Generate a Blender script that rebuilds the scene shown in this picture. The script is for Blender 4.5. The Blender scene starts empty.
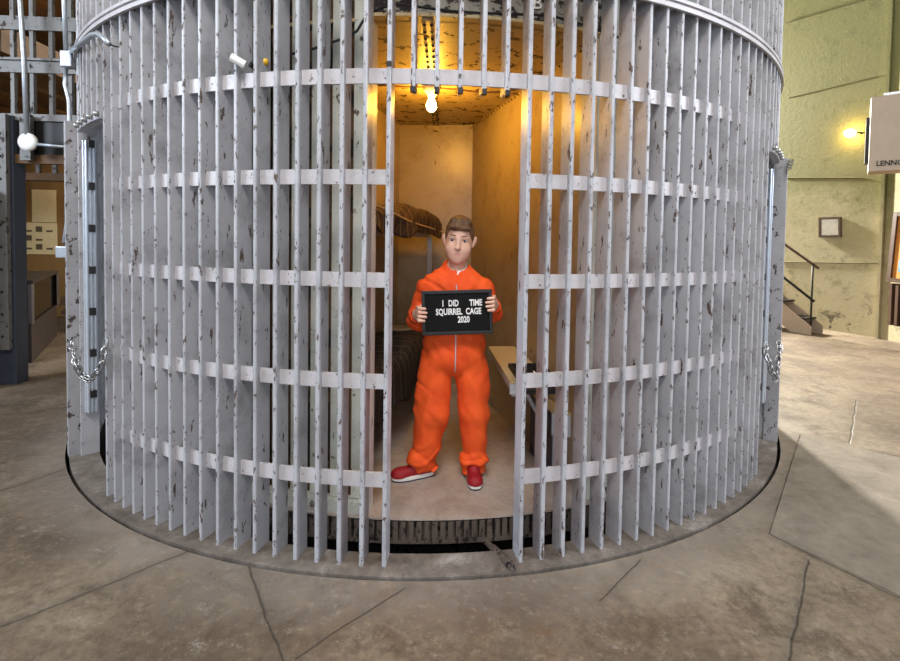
import bpy, bmesh, math, random
import numpy as np
from mathutils import Vector, Matrix
random.seed(7)
PI = math.pi
S = bpy.context.scene
COL = S.collection

# ------------------------------------------------------------------ view
def cam_basis(pitch=.0334, roll=.016, yaw=.0496):
    cp, sp = math.cos(pitch), math.sin(pitch)
    F = Vector((math.sin(yaw)*cp, math.cos(yaw)*cp, -sp))
    R = Vector((math.cos(yaw), -math.sin(yaw), 0)); U = R.cross(F)
    c, s = math.cos(roll), math.sin(roll)
    return F, c*R+s*U, -s*R+c*U
FW, RT, UP = cam_basis()
EYE = Vector((0, -4.7582, 1.38))
cd = bpy.data.cameras.new('camera'); cam = bpy.data.objects.new('camera', cd); COL.objects.link(cam)
cam.matrix_world = Matrix(((RT.x, UP.x, -FW.x, EYE.x), (RT.y, UP.y, -FW.y, EYE.y), (RT.z, UP.z, -FW.z, EYE.z), (0, 0, 0, 1)))
cd.sensor_width = 36; cd.lens = 481.4*36/900; cd.shift_x = (450-462.7)/900; cd.shift_y = (255.6-330.5)/900
cd.clip_start = .05; cd.clip_end = 100
S.camera = cam
S.view_settings.view_transform = 'Standard'; S.view_settings.look = 'None'; S.view_settings.gamma = 1
S.view_settings.use_curve_mapping = False; S.view_settings.exposure = 0.0

# ------------------------------------------------------------------ mesh helpers
def tag(o, label=None, cat=None, group=None, kind=None):
    if label: o['label'] = label
    if cat: o['category'] = cat
    if group: o['group'] = group
    if kind: o['kind'] = kind
    return o
def empty(name, loc=(0, 0, 0), **k):
    o = bpy.data.objects.new(name, None); COL.objects.link(o); o.location = loc; o.empty_display_size = .1
    return tag(o, **k)
class MB:
    """collects geometry given in world coordinates"""
    def __init__(s): s.v = []; s.f = []; s.m = []
    def add(s, vs, fs, mi=0):
        b = len(s.v); s.v += [tuple(v) for v in vs]; s.f += [tuple(b+i for i in f) for f in fs]; s.m += [mi]*len(fs); return s
    def box(s, lo, hi, M=None, mi=0):
        vs = [Vector((x, y, z)) for x in (lo[0], hi[0]) for y in (lo[1], hi[1]) for z in (lo[2], hi[2])]
        if M is not None: vs = [M @ v for v in vs]
        return s.add(vs, [(0, 1, 3, 2), (4, 6, 7, 5), (0, 4, 5, 1), (2, 3, 7, 6), (0, 2, 6, 4), (1, 5, 7, 3)], mi)
    def prism(s, poly, z0, z1, M=None, mi=0):
        n = len(poly); vs = [Vector((p[0], p[1], z)) for z in (z0, z1) for p in poly]
        if M is not None: vs = [M @ v for v in vs]
        fs = [tuple(range(n))[::-1], tuple(range(n, 2*n))]+[(i, (i+1) % n, n+(i+1) % n, n+i) for i in range(n)]
        return s.add(vs, fs, mi)
    def tube(s, pts, r, n=8, mi=0, cap=True):
        pts = [Vector(p) for p in pts]; rs = r if isinstance(r, (list, tuple)) else [r]*len(pts)
        vs = []; t0 = (pts[1]-pts[0]).normalized(); a = t0.orthogonal().normalized()
        for i, p in enumerate(pts):
            t = (pts[min(i+1, len(pts)-1)]-pts[max(i-1, 0)]).normalized()
            a = (a-t*a.dot(t)).normalized(); b = t.cross(a)
            vs += [p+(a*math.cos(2*PI*k/n)+b*math.sin(2*PI*k/n))*rs[i] for k in range(n)]
        fs = [(i*n+k, i*n+(k+1) % n, (i+1)*n+(k+1) % n, (i+1)*n+k) for i in range(len(pts)-1) for k in range(n)]
        if cap: fs += [tuple(range(n))[::-1], tuple((len(pts)-1)*n+k for k in range(n))]
        return s.add(vs, fs, mi)
    def lathe(s, prof, c, n=24, M=None, mi=0):
        c = Vector(c); vs = []
        for r, z in prof:
            for k in range(n):
                v = Vector((r*math.cos(2*PI*k/n), r*math.sin(2*PI*k/n), z)); vs.append(c+(M @ v if M is not None else v))
        m = len(prof)
        fs = [(i*n+k, i*n+(k+1) % n, (i+1)*n+(k+1) % n, (i+1)*n+k) for i in range(m-1) for k in range(n)]
        fs += [tuple(range(n))[::-1], tuple((m-1)*n+k for k in range(n))]
        return s.add(vs, fs, mi)
    def ball(s, c, r, n=12, sc=(1, 1, 1), mi=0):
        prof = [(max(r*math.sin(PI*i/n), 1e-4), -r*math.cos(PI*i/n)) for i in range(n+1)]
        return s.lathe(prof, c, 2*n, Matrix.Diagonal(sc), mi)
    def arc(s, r0, r1, z0, z1, a0, a1, step=.0175, mi=0):
        n = max(1, int(abs(a1-a0)/step)); vs = []; fs = []
        for i in range(n+1):
            a = a0+(a1-a0)*i/n; x, y = math.sin(a), -math.cos(a)
            vs += [(r0*x, r0*y, z0), (r1*x, r1*y, z0), (r1*x, r1*y, z1), (r0*x, r0*y, z1)]
        for i in range(n):
            for k in range(4): fs.append((4*i+k, 4*i+(k+1) % 4, 4*i+4+(k+1) % 4, 4*i+4+k))
        fs += [(3, 2, 1, 0), (4*n, 4*n+1, 4*n+2, 4*n+3)]
        return s.add(vs, fs, mi)
    def build(s, name, mats, parent=None, smooth=False, bevel=0, **k):
        me = bpy.data.meshes.new(name); me.from_pydata(s.v, [], s.f)
        for m in (mats if isinstance(mats, (list, tuple)) else [mats]): me.materials.append(m)
        me.polygons.foreach_set('material_index', s.m)
        bm = bmesh.new(); bm.from_mesh(me); bmesh.ops.recalc_face_normals(bm, faces=bm.faces); bm.to_mesh(me); bm.free()
        if smooth: me.polygons.foreach_set('use_smooth', [True]*len(me.polygons))
        return link(name, me, parent, bevel, **k)
def link(name, me, parent=None, bevel=0, **k):
    o = bpy.data.objects.new(name, me); COL.objects.link(o)
    if parent is not None:
        o.parent = parent
        off = Vector(parent.location); q = parent.parent
        while q is not None: off += Vector(q.location); q = q.parent
        o.matrix_parent_inverse = Matrix.Translation(-off)
    if bevel:
        b = o.modifiers.new('bevel', 'BEVEL'); b.width = bevel; b.segments = 2; b.limit_method = 'ANGLE'
    return tag(o, **k)
def P(r, a, z=0): return Vector((r*math.sin(a), -r*math.cos(a), z))
def RB(a):   # frame whose local -y points outward at cage angle a
    return Matrix.Rotation(a, 4, 'Z')
def radial(mb, a, r0, r1, z0, z1, t, ch=.003, mi=0):   # flat bar standing edge-on to the outside
    h = t/2
    poly = [(-h, -r0), (h, -r0), (h, -r1+ch), (h-ch, -r1), (-h+ch, -r1), (-h, -r1+ch)]
    return mb.prism(poly, z0, z1, RB(a), mi)

# ------------------------------------------------------------------ materials
def lin(c): return tuple(((x/255)/12.92 if x/255 <= .04045 else (((x/255)+.055)/1.055)**2.4) for x in c)+(1,)
class NT:
    def __init__(s, name):
        s.mat = bpy.data.materials.new(name); s.mat.use_nodes = True; s.t = s.mat.node_tree; s.n = s.t.nodes; s.l = s.t.links
        s.b = s.n['Principled BSDF']; s.tc = s.n.new('ShaderNodeTexCoord'); s.co = s.tc.outputs['Object']
    def map(s, scale=(1, 1, 1), loc=(0, 0, 0), rot=(0, 0, 0)):
        m = s.n.new('ShaderNodeMapping'); m.inputs['Scale'].default_value = scale; m.inputs['Location'].default_value = loc
        m.inputs['Rotation'].default_value = rot; s.l.new(s.co, m.inputs['Vector']); return m.outputs[0]
    def noise(s, scale, detail=5, rough=.6, vec=None, dist=0):
        n = s.n.new('ShaderNodeTexNoise'); n.inputs['Scale'].default_value = scale; n.inputs['Detail'].default_value = detail
        n.inputs['Roughness'].default_value = rough; n.inputs['Distortion'].default_value = dist
        s.l.new(vec if vec is not None else s.co, n.inputs['Vector']); return n.outputs['Fac']
    def ramp(s, fac, stops):
        r = s.n.new('ShaderNodeValToRGB'); e = r.color_ramp.elements
        while len(e) < len(stops): e.new(.5)
        for q, (p, c) in zip(e, stops): q.position = p; q.color = c if len(c) == 4 else tuple(c)+(1,)
        s.l.new(fac, r.inputs[0]); return r.outputs[0]
    def step(s, fac, a, b):
        return s.ramp(fac, [(a, (0, 0, 0, 1)), (b, (1, 1, 1, 1))])
    def mix(s, fac, a, b, mode='MIX'):
        m = s.n.new('ShaderNodeMix'); m.data_type = 'RGBA'; m.blend_type = mode
        for v, i in ((fac, m.inputs[0]), (a, m.inputs[6]), (b, m.inputs[7])):
            if isinstance(v, (tuple, float, int)): i.default_value = v
            else: s.l.new(v, i)
        return m.outputs[2]
    def math(s, op, a, b=0., c=None):
        m = s.n.new('ShaderNodeMath'); m.operation = op
        for v, i in ((a, m.inputs[0]), (b, m.inputs[1]), (c, m.inputs[2])):
            if v is None: continue
            if isinstance(v, (float, int)): i.default_value = v
            else: s.l.new(v, i)
        return m.outputs[0]
    def xyz(s, vec=None):
        x = s.n.new('ShaderNodeSeparateXYZ'); s.l.new(vec if vec is not None else s.co, x.inputs[0]); return x.outputs
    def bump(s, h, strength=.3, dist=.01):
        b = s.n.new('ShaderNodeBump'); b.inputs['Strength'].default_value = strength; b.inputs['Distance'].default_value = dist
        s.l.new(h, b.inputs['Height']); s.l.new(b.outputs[0], s.b.inputs['Normal'])
    def out(s, col, rough=.6, metal=0., spec=None):
        i = s.b.inputs
        if isinstance(col, tuple): i['Base Color'].default_value = col
        else: s.l.new(col, i['Base Color'])
        if isinstance(rough, float): i['Roughness'].default_value = rough
        else: s.l.new(rough, i['Roughness'])
        i['Metallic'].default_value = metal
        if spec is not None: i['Specular IOR Level'].default_value = spec
        return s.mat
def plain(name, c, rough=.6, metal=0., var=.12, scale=14, spec=None, bump=.08):
    t = NT(name); c = lin(c); n = t.noise(scale, 4)
    col = t.ramp(n, [(.3, tuple(x*(1-var) for x in c[:3])), (.7, tuple(min(1, x*(1+var)) for x in c[:3]))])
    t.bump(n, bump, .004); return t.out(col, rough, metal, spec)
def chipped(name, base, chip, amount=.36, scale=26, stretch=.35, rough=.45, dirt_shade=(120, 100, 80), dirt_a=.25, edge=.05, wear=0):
    t = NT(name); v = t.map((1, 1, stretch)); b = lin(base)
    n1 = t.noise(scale, 6, .65, v); n2 = t.noise(scale*.17, 4, .6); n3 = t.noise(scale*2.2, 3, .6, v)
    body = t.mix(t.step(n2, .35, .75), b, tuple(x*.82 for x in b[:3])+(1,))
    d = t.mix(dirt_a, (1, 1, 1, 1), lin(dirt_shade)); body = t.mix(t.step(t.noise(5, 5, .7), .5, .72), body, t.mix(1., body, d, 'MULTIPLY'))
    mask = t.step(n1, 1-amount-edge*.25, 1-amount)
    if wear:
        x = t.xyz(); r = t.math('SQRT', t.math('ADD', t.math('MULTIPLY', x[0], x[0]), t.math('MULTIPLY', x[1], x[1])))
        near = t.step(t.math('SUBTRACT', r, wear), .0, .006)
        mask = t.math('MAXIMUM', mask, t.math('MULTIPLY', near, t.step(t.noise(46, 5, .7, t.map((1, 1, .55), (2, 5, 1))), .585, .61)))
    fine = t.step(n3, .68, .70)
    m = t.math('MAXIMUM', mask, t.math('MULTIPLY', fine, .8))
    col = t.mix(m, body, lin(chip)); t.bump(t.math('SUBTRACT', t.math('MULTIPLY', n3, .2), m), .35, .003)
    return t.out(col, t.math('ADD', t.math('MULTIPLY', m, .35), rough))
def glow(name, c, strength):
    t = NT(name); t.b.inputs['Emission Color'].default_value = lin(c); t.b.inputs['Emission Strength'].default_value = strength
    return t.out(lin(c), .4)

M = {}
M['bar'] = chipped('bar_paint', (170, 170, 175), (82, 68, 60), .357, 30, .3, .42, dirt_shade=(140, 134, 130), dirt_a=.5, wear=2.772)
M['post'] = chipped('post_paint', (154, 153, 157), (62, 50, 44), .39, 26, .7, .45, edge=.1)
M['band'] = chipped('band_paint', (188, 184, 187), (92, 74, 66), .34, 34, .8, .42)
M['old'] = chipped('aged_grey_paint', (104, 101, 98), (52, 42, 36), .39, 22, .6, .5, edge=.1)
M['panel'] = chipped('panel_paint', (196, 198, 190), (88, 76, 64), .345, 24, .6, .5, edge=.1)
M['rib'] = chipped('rib_paint', (216, 212, 205), (84, 66, 52), .35, 30, .3, .45)
M['rust'] = chipped('rusted_steel', (104, 74, 44), (44, 32, 22), .45, 18, .6, .8)
M['gap'] = chipped('rusted_back_sheet', (92, 66, 38), (40, 30, 20), .45, 14, .4, .85)
M['rim'] = chipped('rim_paint', (132, 128, 118), (34, 28, 26), .46, 16, 1.4, .6, edge=.2)
M['cell'] = chipped('cell_wall_paint', (170, 152, 120), (110, 84, 54), .27, 9, .5, .34, dirt_shade=(190, 160, 110), dirt_a=.5)
M['ceil'] = chipped('cell_ceiling_paint', (178, 156, 112), (62, 44, 24), .40, 13, 1, .5, edge=.12)
M['zinc'] = plain('galvanised_conduit', (176, 182, 190), .38, .55, .1, 30)
M['silver'] = plain('bare_aluminium_track', (208, 216, 226), .3, .6, .08, 20)
M['dark'] = plain('black_iron', (34, 32, 32), .5, .3, .2, 20)
M['black'] = plain('black_cable_rubber', (22, 20, 20), .6)
M['gear'] = chipped('greased_gear_iron', (96, 84, 76), (26, 22, 20), .42, 30, .5, .55)
M['steel'] = plain('chain_steel', (176, 176, 176), .32, .9, .1, 60)
M['white'] = plain('white_paint', (232, 230, 226), .45)
M['frame'] = chipped('bunk_frame_paint', (188, 182, 176), (80, 62, 48), .33, 20, .6, .45)
M['deck'] = None

def floor_mat():
    t = NT('old_concrete'); x = t.xyz()
    big = t.noise(.9, 6, .65); mid = t.noise(3.4, 8, .72, dist=.4); fine = t.noise(26, 8, .75); grit = t.noise(130, 3, .6)
    c = t.ramp(big, [(.34, lin((98, 82, 66))), (.5, lin((142, 126, 108))), (.64, lin((172, 158, 138)))])
    c = t.mix(t.step(mid, .50, .66), c, lin((104, 88, 70)))
    c = t.mix(t.math('MULTIPLY', t.step(t.noise(2.1, 5, .7, t.map(loc=(5, 2, 0))), .60, .72), .75), c, lin((126, 92, 56)))
    c = t.mix(t.math('MULTIPLY', t.step(t.noise(5.5, 9, .8, t.map((1, 1.7, 1), (1, 8, 0), (0, 0, .6))), .58, .66), .8), c, lin((188, 180, 168)))
    c = t.mix(t.math('MULTIPLY', t.step(fine, .44, .62), .5), c, lin((74, 62, 52)))
    c = t.mix(t.math('MULTIPLY', t.step(t.noise(19, 9, .8, t.map(loc=(7, 1, 4))), .54, .64), .5), c, lin((188, 176, 158)))
    c = t.mix(t.math('MULTIPLY', t.step(t.noise(11, 6, .8, t.map(loc=(3, 3, 3))), .66, .72), .6), c, lin((58, 50, 44)))
    r = t.math('SQRT', t.math('ADD', t.math('MULTIPLY', x[0], x[0]), t.math('MULTIPLY', x[1], x[1])))
    ring = t.math('MULTIPLY', t.step(t.math('SUBTRACT', 6.1, t.math('ADD', r, t.math('MULTIPLY', mid, .5))), .02, .55), t.step(mid, .3, .6))
    c = t.mix(t.math('MULTIPLY', t.math('MULTIPLY', t.step(t.math('SUBTRACT', 3.45, t.math('ADD', r, t.math('MULTIPLY', t.noise(2.6, 5, .7), .55))), .0, .30), t.step(fine, .3, .6)), .55), c, lin((176, 170, 166)))
    # joints and cracks
    wob = t.math('MULTIPLY', t.math('SUBTRACT', t.noise(5, 3, .6), .5), .035)
    segs = JOINTS; acc = None
    for (ax, ay, bx, by, w) in segs:
        L = math.hypot(bx-ax, by-ay); ux, uy = (bx-ax)/L, (by-ay)/L
        dx = t.math('SUBTRACT', x[0], ax); dy = t.math('SUBTRACT', x[1], ay)
        al = t.math('ADD', t.math('MULTIPLY', dx, ux), t.math('MULTIPLY', dy, uy))
        cr = t.math('ABSOLUTE', t.math('ADD', wob, t.math('SUBTRACT', t.math('MULTIPLY', dx, uy), t.math('MULTIPLY', dy, ux))))
        over = t.math('MAXIMUM', t.math('SUBTRACT', al, L), t.math('MAXIMUM', t.math('MULTIPLY', al, -1.), 0.))
        d = t.math('SUBTRACT', t.math('MAXIMUM', cr, over), w)
        acc = d if acc is None else t.math('MINIMUM', acc, d)
    crack = t.math('SUBTRACT', 1., t.step(t.math('ADD', acc, .003), .0, .007))
    halo = t.math('SUBTRACT', 1., t.step(acc, .0, .06))
    c = t.mix(t.math('MULTIPLY', halo, .35), c, lin((92, 80, 68)))
    c = t.mix(t.math('MULTIPLY', crack, .72), c, lin((38, 32, 28)))
    h = t.math('SUBTRACT', t.math('ADD', t.math('MULTIPLY', mid, .6), t.math('ADD', t.math('MULTIPLY', fine, .4), t.math('MULTIPLY', grit, .12))), crack)
    t.bump(h, .45, .02)
    c = t.mix(1., c, (.60, .57, .535, 1), 'MULTIPLY')
    return t.out(c, t.ramp(mid, [(.3, (.5,)*3), (.7, (.85,)*3)]))
def ground(x, y, z=0.):
    d = FW+RT*((x-462.7)/481.4)-UP*((y-255.6)/481.4); k = (z-EYE.z)/d.z
    return EYE+d*k
JOINTS = []
for a, b, w in [((0, 628), (103, 586), .004), ((103, 586), (190, 550), .005), ((0, 491), (79, 465), .003), ((247, 563), (262, 604), .005), ((262, 604), (284, 660), .004),
                ((405, 588), (350, 622), .004), ((350, 622), (297, 658), .004), ((857, 400), (850, 444), .006), ((833, 443), (900, 457), .004), ((801, 435), (786, 484), .006),
                ((786, 484), (770, 534), .007), ((770, 534), (830, 565), .005), ((830, 565), (899, 598), .006), ((808, 560), (800, 605), .005), ((800, 605), (788, 660), .005), ((640, 560), (600, 600), .002)]:
    p, q = ground(*a), ground(*b); JOINTS.append((p.x, p.y, q.x, q.y, w*.45))
M['floor'] = floor_mat()
def slab_mat(name, c1, c2, c3):
    t = NT(name); mid = t.noise(5, 8, .75, dist=.3); fine = t.noise(30, 7, .75)
    c = t.ramp(mid, [(.3, lin(c1)), (.55, lin(c2)), (.72, lin(c3))]); c = t.mix(t.math('MULTIPLY', t.step(fine, .5, .7), .4), c, lin(c1))
    c = t.mix(t.math('MULTIPLY', t.step(t.noise(14, 8, .8, t.map((.5, 2, 1), rot=(0, 0, .9))), .66, .71), .6), c, lin((190, 184, 172)))
    t.bump(t.math('ADD', mid, fine), .35, .012); return t.out(c, .8)
M['patch'] = slab_mat('dark_patched_concrete', (92, 82, 70), (118, 108, 95), (134, 124, 110))
M['curb'] = slab_mat('curb_concrete', (62, 54, 47), (112, 103, 95), (158, 151, 145))
M['pit'] = plain('pit_concrete', (70, 68, 66), .9, 0, .3, 8)
def deck_mat():
    t = NT('drum_floor_paint'); n = t.noise(2.2, 6, .7, dist=.5); f = t.noise(22, 7, .75)
    c = t.ramp(n, [(.3, lin((140, 124, 108))), (.5, lin((172, 160, 150))), (.7, lin((186, 178, 172)))])
    c = t.mix(t.math('MULTIPLY', t.step(f, .52, .7), .35), c, lin((112, 88, 62)))
    c = t.mix(t.step(t.noise(8, 5, .8, t.map((3, .6, 1), rot=(0, 0, .9))), .68, .72), c, lin((96, 84, 76)))
    t.bump(f, .12, .004); return t.out(c, .48)
M['deck'] = deck_mat()
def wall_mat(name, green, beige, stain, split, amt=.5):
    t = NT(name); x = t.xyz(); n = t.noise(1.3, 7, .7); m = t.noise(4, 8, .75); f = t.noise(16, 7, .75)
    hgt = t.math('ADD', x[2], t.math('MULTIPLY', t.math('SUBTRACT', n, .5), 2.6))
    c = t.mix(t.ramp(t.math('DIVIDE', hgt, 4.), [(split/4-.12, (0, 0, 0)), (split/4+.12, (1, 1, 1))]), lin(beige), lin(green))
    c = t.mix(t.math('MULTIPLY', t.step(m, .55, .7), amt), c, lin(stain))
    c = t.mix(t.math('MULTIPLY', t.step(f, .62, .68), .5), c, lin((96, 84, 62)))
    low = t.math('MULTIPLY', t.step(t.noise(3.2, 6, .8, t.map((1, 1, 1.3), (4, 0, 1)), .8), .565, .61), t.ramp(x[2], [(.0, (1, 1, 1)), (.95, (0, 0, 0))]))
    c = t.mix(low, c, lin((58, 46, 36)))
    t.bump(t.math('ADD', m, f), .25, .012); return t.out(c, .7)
M['wall'] = wall_mat('old_green_wall_paint', (126, 124, 84), (172, 162, 132), (98, 98, 62), 1.9, .75)
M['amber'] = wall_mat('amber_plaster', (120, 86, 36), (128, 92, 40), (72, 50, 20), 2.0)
M['wood'] = plain('dark_brown_wood', (34, 20, 14), .55, 0, .3, 6)
M['joist'] = plain('brown_joist_wood', (96, 66, 36), .7, 0, .35, 6)

# ------------------------------------------------------------------ setting
TH0, DTH = .0284, math.radians(2)
def bar_a(i): return TH0+DTH*i
ZP = .084                                     # drum floor level
M['dirt_shade'] = plain('painted_gap_shade', (30, 26, 23), .95)  # near-black, paints the curb gap's shade onto the floor's inner wall
mb = MB(); n = 120; ri = 2.858; vs = []; fs = []
X0, X1, Y0, Y1 = -9.0, 9.0, -8.0, 9.0
for i in range(n):
    a = 2*PI*i/n; c, s_ = math.cos(a), math.sin(a)
    k = min((X1 if c > 0 else -X0)/max(abs(c), 1e-9), (Y1 if s_ > 0 else -Y0)/max(abs(s_), 1e-9))
    vs += [(ri*c, ri*s_, 0), (ri*c, ri*s_, -.43), (k*c, k*s_, 0)]
for i in range(n):
    j = (i+1) % n; fs += [(3*i, 3*j, 3*j+2, 3*i+2)]
mb.add(vs, fs)
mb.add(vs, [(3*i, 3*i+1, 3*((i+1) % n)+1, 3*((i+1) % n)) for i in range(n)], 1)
for cx, cy, nb in ((X0, Y0, 0), (X1, Y0, 0), (X1, Y1, 0), (X0, Y1, 0)):   # fill the corners
    ang = math.atan2(cy, cx) % (2*PI); i = int(ang/(2*PI)*n) % n; j = (i+1) % n
    mb.add([vs[3*i+2], vs[3*j+2], (cx, cy, 0)], [(0, 2, 1)])
tag(mb.build('floor', [M['floor'], M['dirt_shade']]), 'old stained grey-brown concrete floor around the cage', 'floor', kind='structure')
mb = MB(); q = [ground(*p) for p in [(801, 434), (900, 459), (900, 597), (770, 534)]]
q[1] = ground(930, 466); q[2] = ground(930, 611)
mb.prism([(v.x, v.y) for v in q], -.02, .004)
tag(mb.build('floor_patch', M['patch']), 'darker grey concrete floor patch right of the cage', 'floor', kind='structure')
mb = MB().arc(2.69, 2.838, -.41, .002, -PI, PI)
tag(mb.build('trim_1', M['curb']), 'ring shaped concrete curb the cage bars stand in', 'curb', kind='structure')
mb = MB().arc(.01, 2.95, -.46, -.41, -PI, PI)
tag(mb.build('floor_pit', M['pit']), 'dark pit floor under the revolving drum', 'floor', kind='structure')

def wallbox(name, a, b, z0, z1, m, t=.12, label='', **k):
    a, b = Vector(a), Vector(b); d = (b-a).normalized(); nrm = Vector((-d.y, d.x))
    mb = MB().prism([a, b, b+nrm*t, a+nrm*t], z0, z1); o = mb.build(name, m)
    return tag(o, label, 'wall', kind='structure')
WA0, WA1, WA2 = Vector((6.63, 2.12)), Vector((6.63-.424*6.4, 2.12+6.4)), Vector((6.52, -1.5))
wallbox('wall_right', WA0, WA1, 0, 6.4, M['wall'], -.12, 'peeling green and beige plaster wall behind the stairs')
wallbox('wall_right_front', WA2, WA0, 0, 6.4, M['wall'], -.12, 'plaster wall at the right edge holding the cork board')
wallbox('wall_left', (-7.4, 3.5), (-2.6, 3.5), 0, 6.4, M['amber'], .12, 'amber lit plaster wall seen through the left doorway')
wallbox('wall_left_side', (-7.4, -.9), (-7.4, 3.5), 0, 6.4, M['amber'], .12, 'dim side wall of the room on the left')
M['seam'] = plain('rusted_wall_seam', (96, 90, 58), .9)
# seams of the right wall: thin raised battens
def onwall(pxy, A, nrm, off=0.):
    x, y = pxy; d = FW+RT*((x-462.7)/481.4)-UP*((y-255.6)/481.4); A = Vector(A); nrm = Vector(nrm).normalized()
    k = (A-EYE).dot(nrm)/d.dot(nrm); return EYE+d*k+nrm*off
NA = Vector((-.9206, -.3904, 0)); NB = Vector((-(WA0.y-WA2.y), (WA0.x-WA2.x), 0)).normalized()
PA = (6.63, 2.12, 0)
k = 2
for a, b, nn in [((789, 98), (878, 76.5), NA), ((786, 24), (878, -3), NA), ((784, 178), (864, 178), NA), ((782, 262), (878, 263.5), NA)]:
    p, q = onwall(a, PA, nn, .006), onwall(b, PA, nn, .006)
    tag(MB().tube([p, q], .009, 6).build('trim_%d' % k, M['seam']), 'thin seam batten across the green wall', 'trim', kind='structure'); k += 1
v = MB(); v.box((-.05, -.02, 0), (.05, .02, 6.4), Matrix.Translation((6.61, 2.12, 0)) @ Matrix.Rotation(.4, 4, 'Z'))
tag(v.build('trim_%d' % k, M['wall']), 'vertical corner post where the two right walls meet', 'trim', kind='structure')

tag(MB().box((-9, -5.5, 6.4), (9, 9, 6.5)).build('ceiling', M['wall']), 'high plaster ceiling over the jail hall', 'ceiling', kind='structure')
# ------------------------------------------------------------------ cage
cage = empty('jail_cage', (0, -2.74, 0), label='tall curved cage of flat grey painted steel bars with an open doorway', cat='jail cage')
ZR = [2.458, 2.046, 1.633, 1.2056, .7785, .3598]; RB_, BT = 2.782, .017; ZT = 3.7
for i in range(-46, 51):
    a = bar_a(i)
    if -3 < i < 3: z0 = ZR[1]-.055
    elif -27 < i < -20: z0 = 1.985
    elif 21 < i < 28: z0 = 1.94
    else: z0 = .0
    vb = radial(MB(), a, RB_-.094, RB_, z0, ZT, BT)
    if -3 < i < 3: vb.box((-.010, -2.788, ZR[1]-.072), (.010, -2.765, ZR[1]-.05), RB(a), 1)
    if i == -3: vb.box((-.0095, -2.786, ZR[1]+.03), (.0095, -2.770, ZR[1]+.05), RB(a), 1)
    vb.build('vertical_bar', [M['bar'], M['dark']], cage)
for k, z in enumerate(ZR[1:]):
    h = .031
    if k == 0:
        MB().arc(RB_-.038, RB_-.026, z-h, z+h, bar_a(-19.6), bar_a(21.4)).build('horizontal_band', M['band'], cage)
        continue
    MB().arc(RB_-.038, RB_-.026, z-h, z+h, bar_a(-19.6), bar_a(-3)).build('horizontal_band', M['band'], cage)
    MB().arc(RB_-.038, RB_-.026, z-h, z+h, bar_a(3), bar_a(21.4)).build('horizontal_band', M['band'], cage)
r = MB().arc(RB_+.001, RB_+.015, ZR[0]-.014, ZR[0]+.006, bar_a(-46), bar_a(50)); r.arc(RB_-.0, RB_+.003, ZR[0]+.006, ZR[0]+.020, bar_a(-46), bar_a(50)); r.arc(RB_-.09, RB_+.014, ZR[0]+.020, ZR[0]+.036, bar_a(-46), bar_a(50))
r.build('top_ring', M['band'], cage, label='double edged white angle ring round the cage')
# gate frames at both sides of the cage
def gate(s, a_post, a0, a1, zh):
    post = MB(); radial(post, a_post, 2.757, 2.842, 0, zh+.02 if s > 0 else 2.06, .045)
    radial(post, a_post+s*.012, 2.835, 2.846, 0, zh+.02 if s > 0 else 2.06, .02)
    post.build('gate_post', M['post'], cage)
    hd = MB().arc(2.75, 2.79, zh-.025, zh, min(a0, a1), max(a0, a1))
    for j in range(5): hd.ball(P(2.80, a0+(a1-a0)*(j+.1)/5, zh-.004), .015, 6, mi=1)
    hd.build('gate_header', [M['bar'], M['steel']], cage)
    ja = a0+(a_post-a0)*.35
    jm = MB(); radial(jm, ja, 2.655, 2.697, 0.02, zh-.03, .03); jm.build('gate_jamb', M['post'], cage)
    tr = MB(); ta = a_post+(a0-a_post)*.12
    radial(tr, ta, 2.695, 2.762, .28, zh-.06, .012)
    for j in range(3): radial(tr, ta-s*.006, 2.703+.019*j, 2.712+.019*j, .28, zh-.06, .03)
    for j in range(7): radial(tr, ta-s*.008, 2.704, 2.735, .37+.255*j, .415+.255*j, .028, mi=1)
    tr.build('gate_track', [M['silver'], M['dark']], cage)
    pl = MB().arc(2.56, 2.575, .25, zh-.03, min(a_post, a0), max(a_post, a0)); pl.build('gate_panel', M['post'], cage)
gate(-1, -.93, bar_a(-20.3), -.87, 2.0)
gate(1, 1.0, bar_a(21.5), .97, 1.955)
sp = MB()
for j in range(4): sp.tube([P(2.86, .985+.01*math.cos(t), 0)+Vector((.018*math.sin(t)-.006*j, 0, 1.95-.018*j+.012*math.cos(t))) for t in [x*.5 for x in range(13)]], .005, 6)
sp.build('hinge_spring', M['steel'], cage)

# ------------------------------------------------------------------ revolving drum
drum = empty('cell_drum', (0, 0, ZP), label='rusty white revolving steel cell drum inside the cage with one open cell', cat='cell drum')
RD = 2.57; ZC = 2.383; JL, JR = -.131, .31
MB().arc(.02, RD, ZP-.006, ZP, -PI, PI).build('drum_floor', M['deck'], drum)
g = MB().arc(RD-.09, RD-.045, -.02, ZP-.014, -PI, PI); g.arc(RD-.08, RD-.005, -.036, -.022, -PI, PI)
nt = 440
for j in range(nt): g.box((-.0115, -RD+.004, -.022), (.0115, -RD+.06, ZP-.014), RB(2*PI*j/nt))
g.build('gear_ring', M['gear'], drum)
g = MB().arc(RD-.7, RD-.12, -.2, -.12, -PI, PI); g.build('support_ring', M['gear'], drum)
MB().arc(.1, .3, -.39, 2.3, -PI, PI, .2).build('hub', M['gear'], drum)
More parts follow.
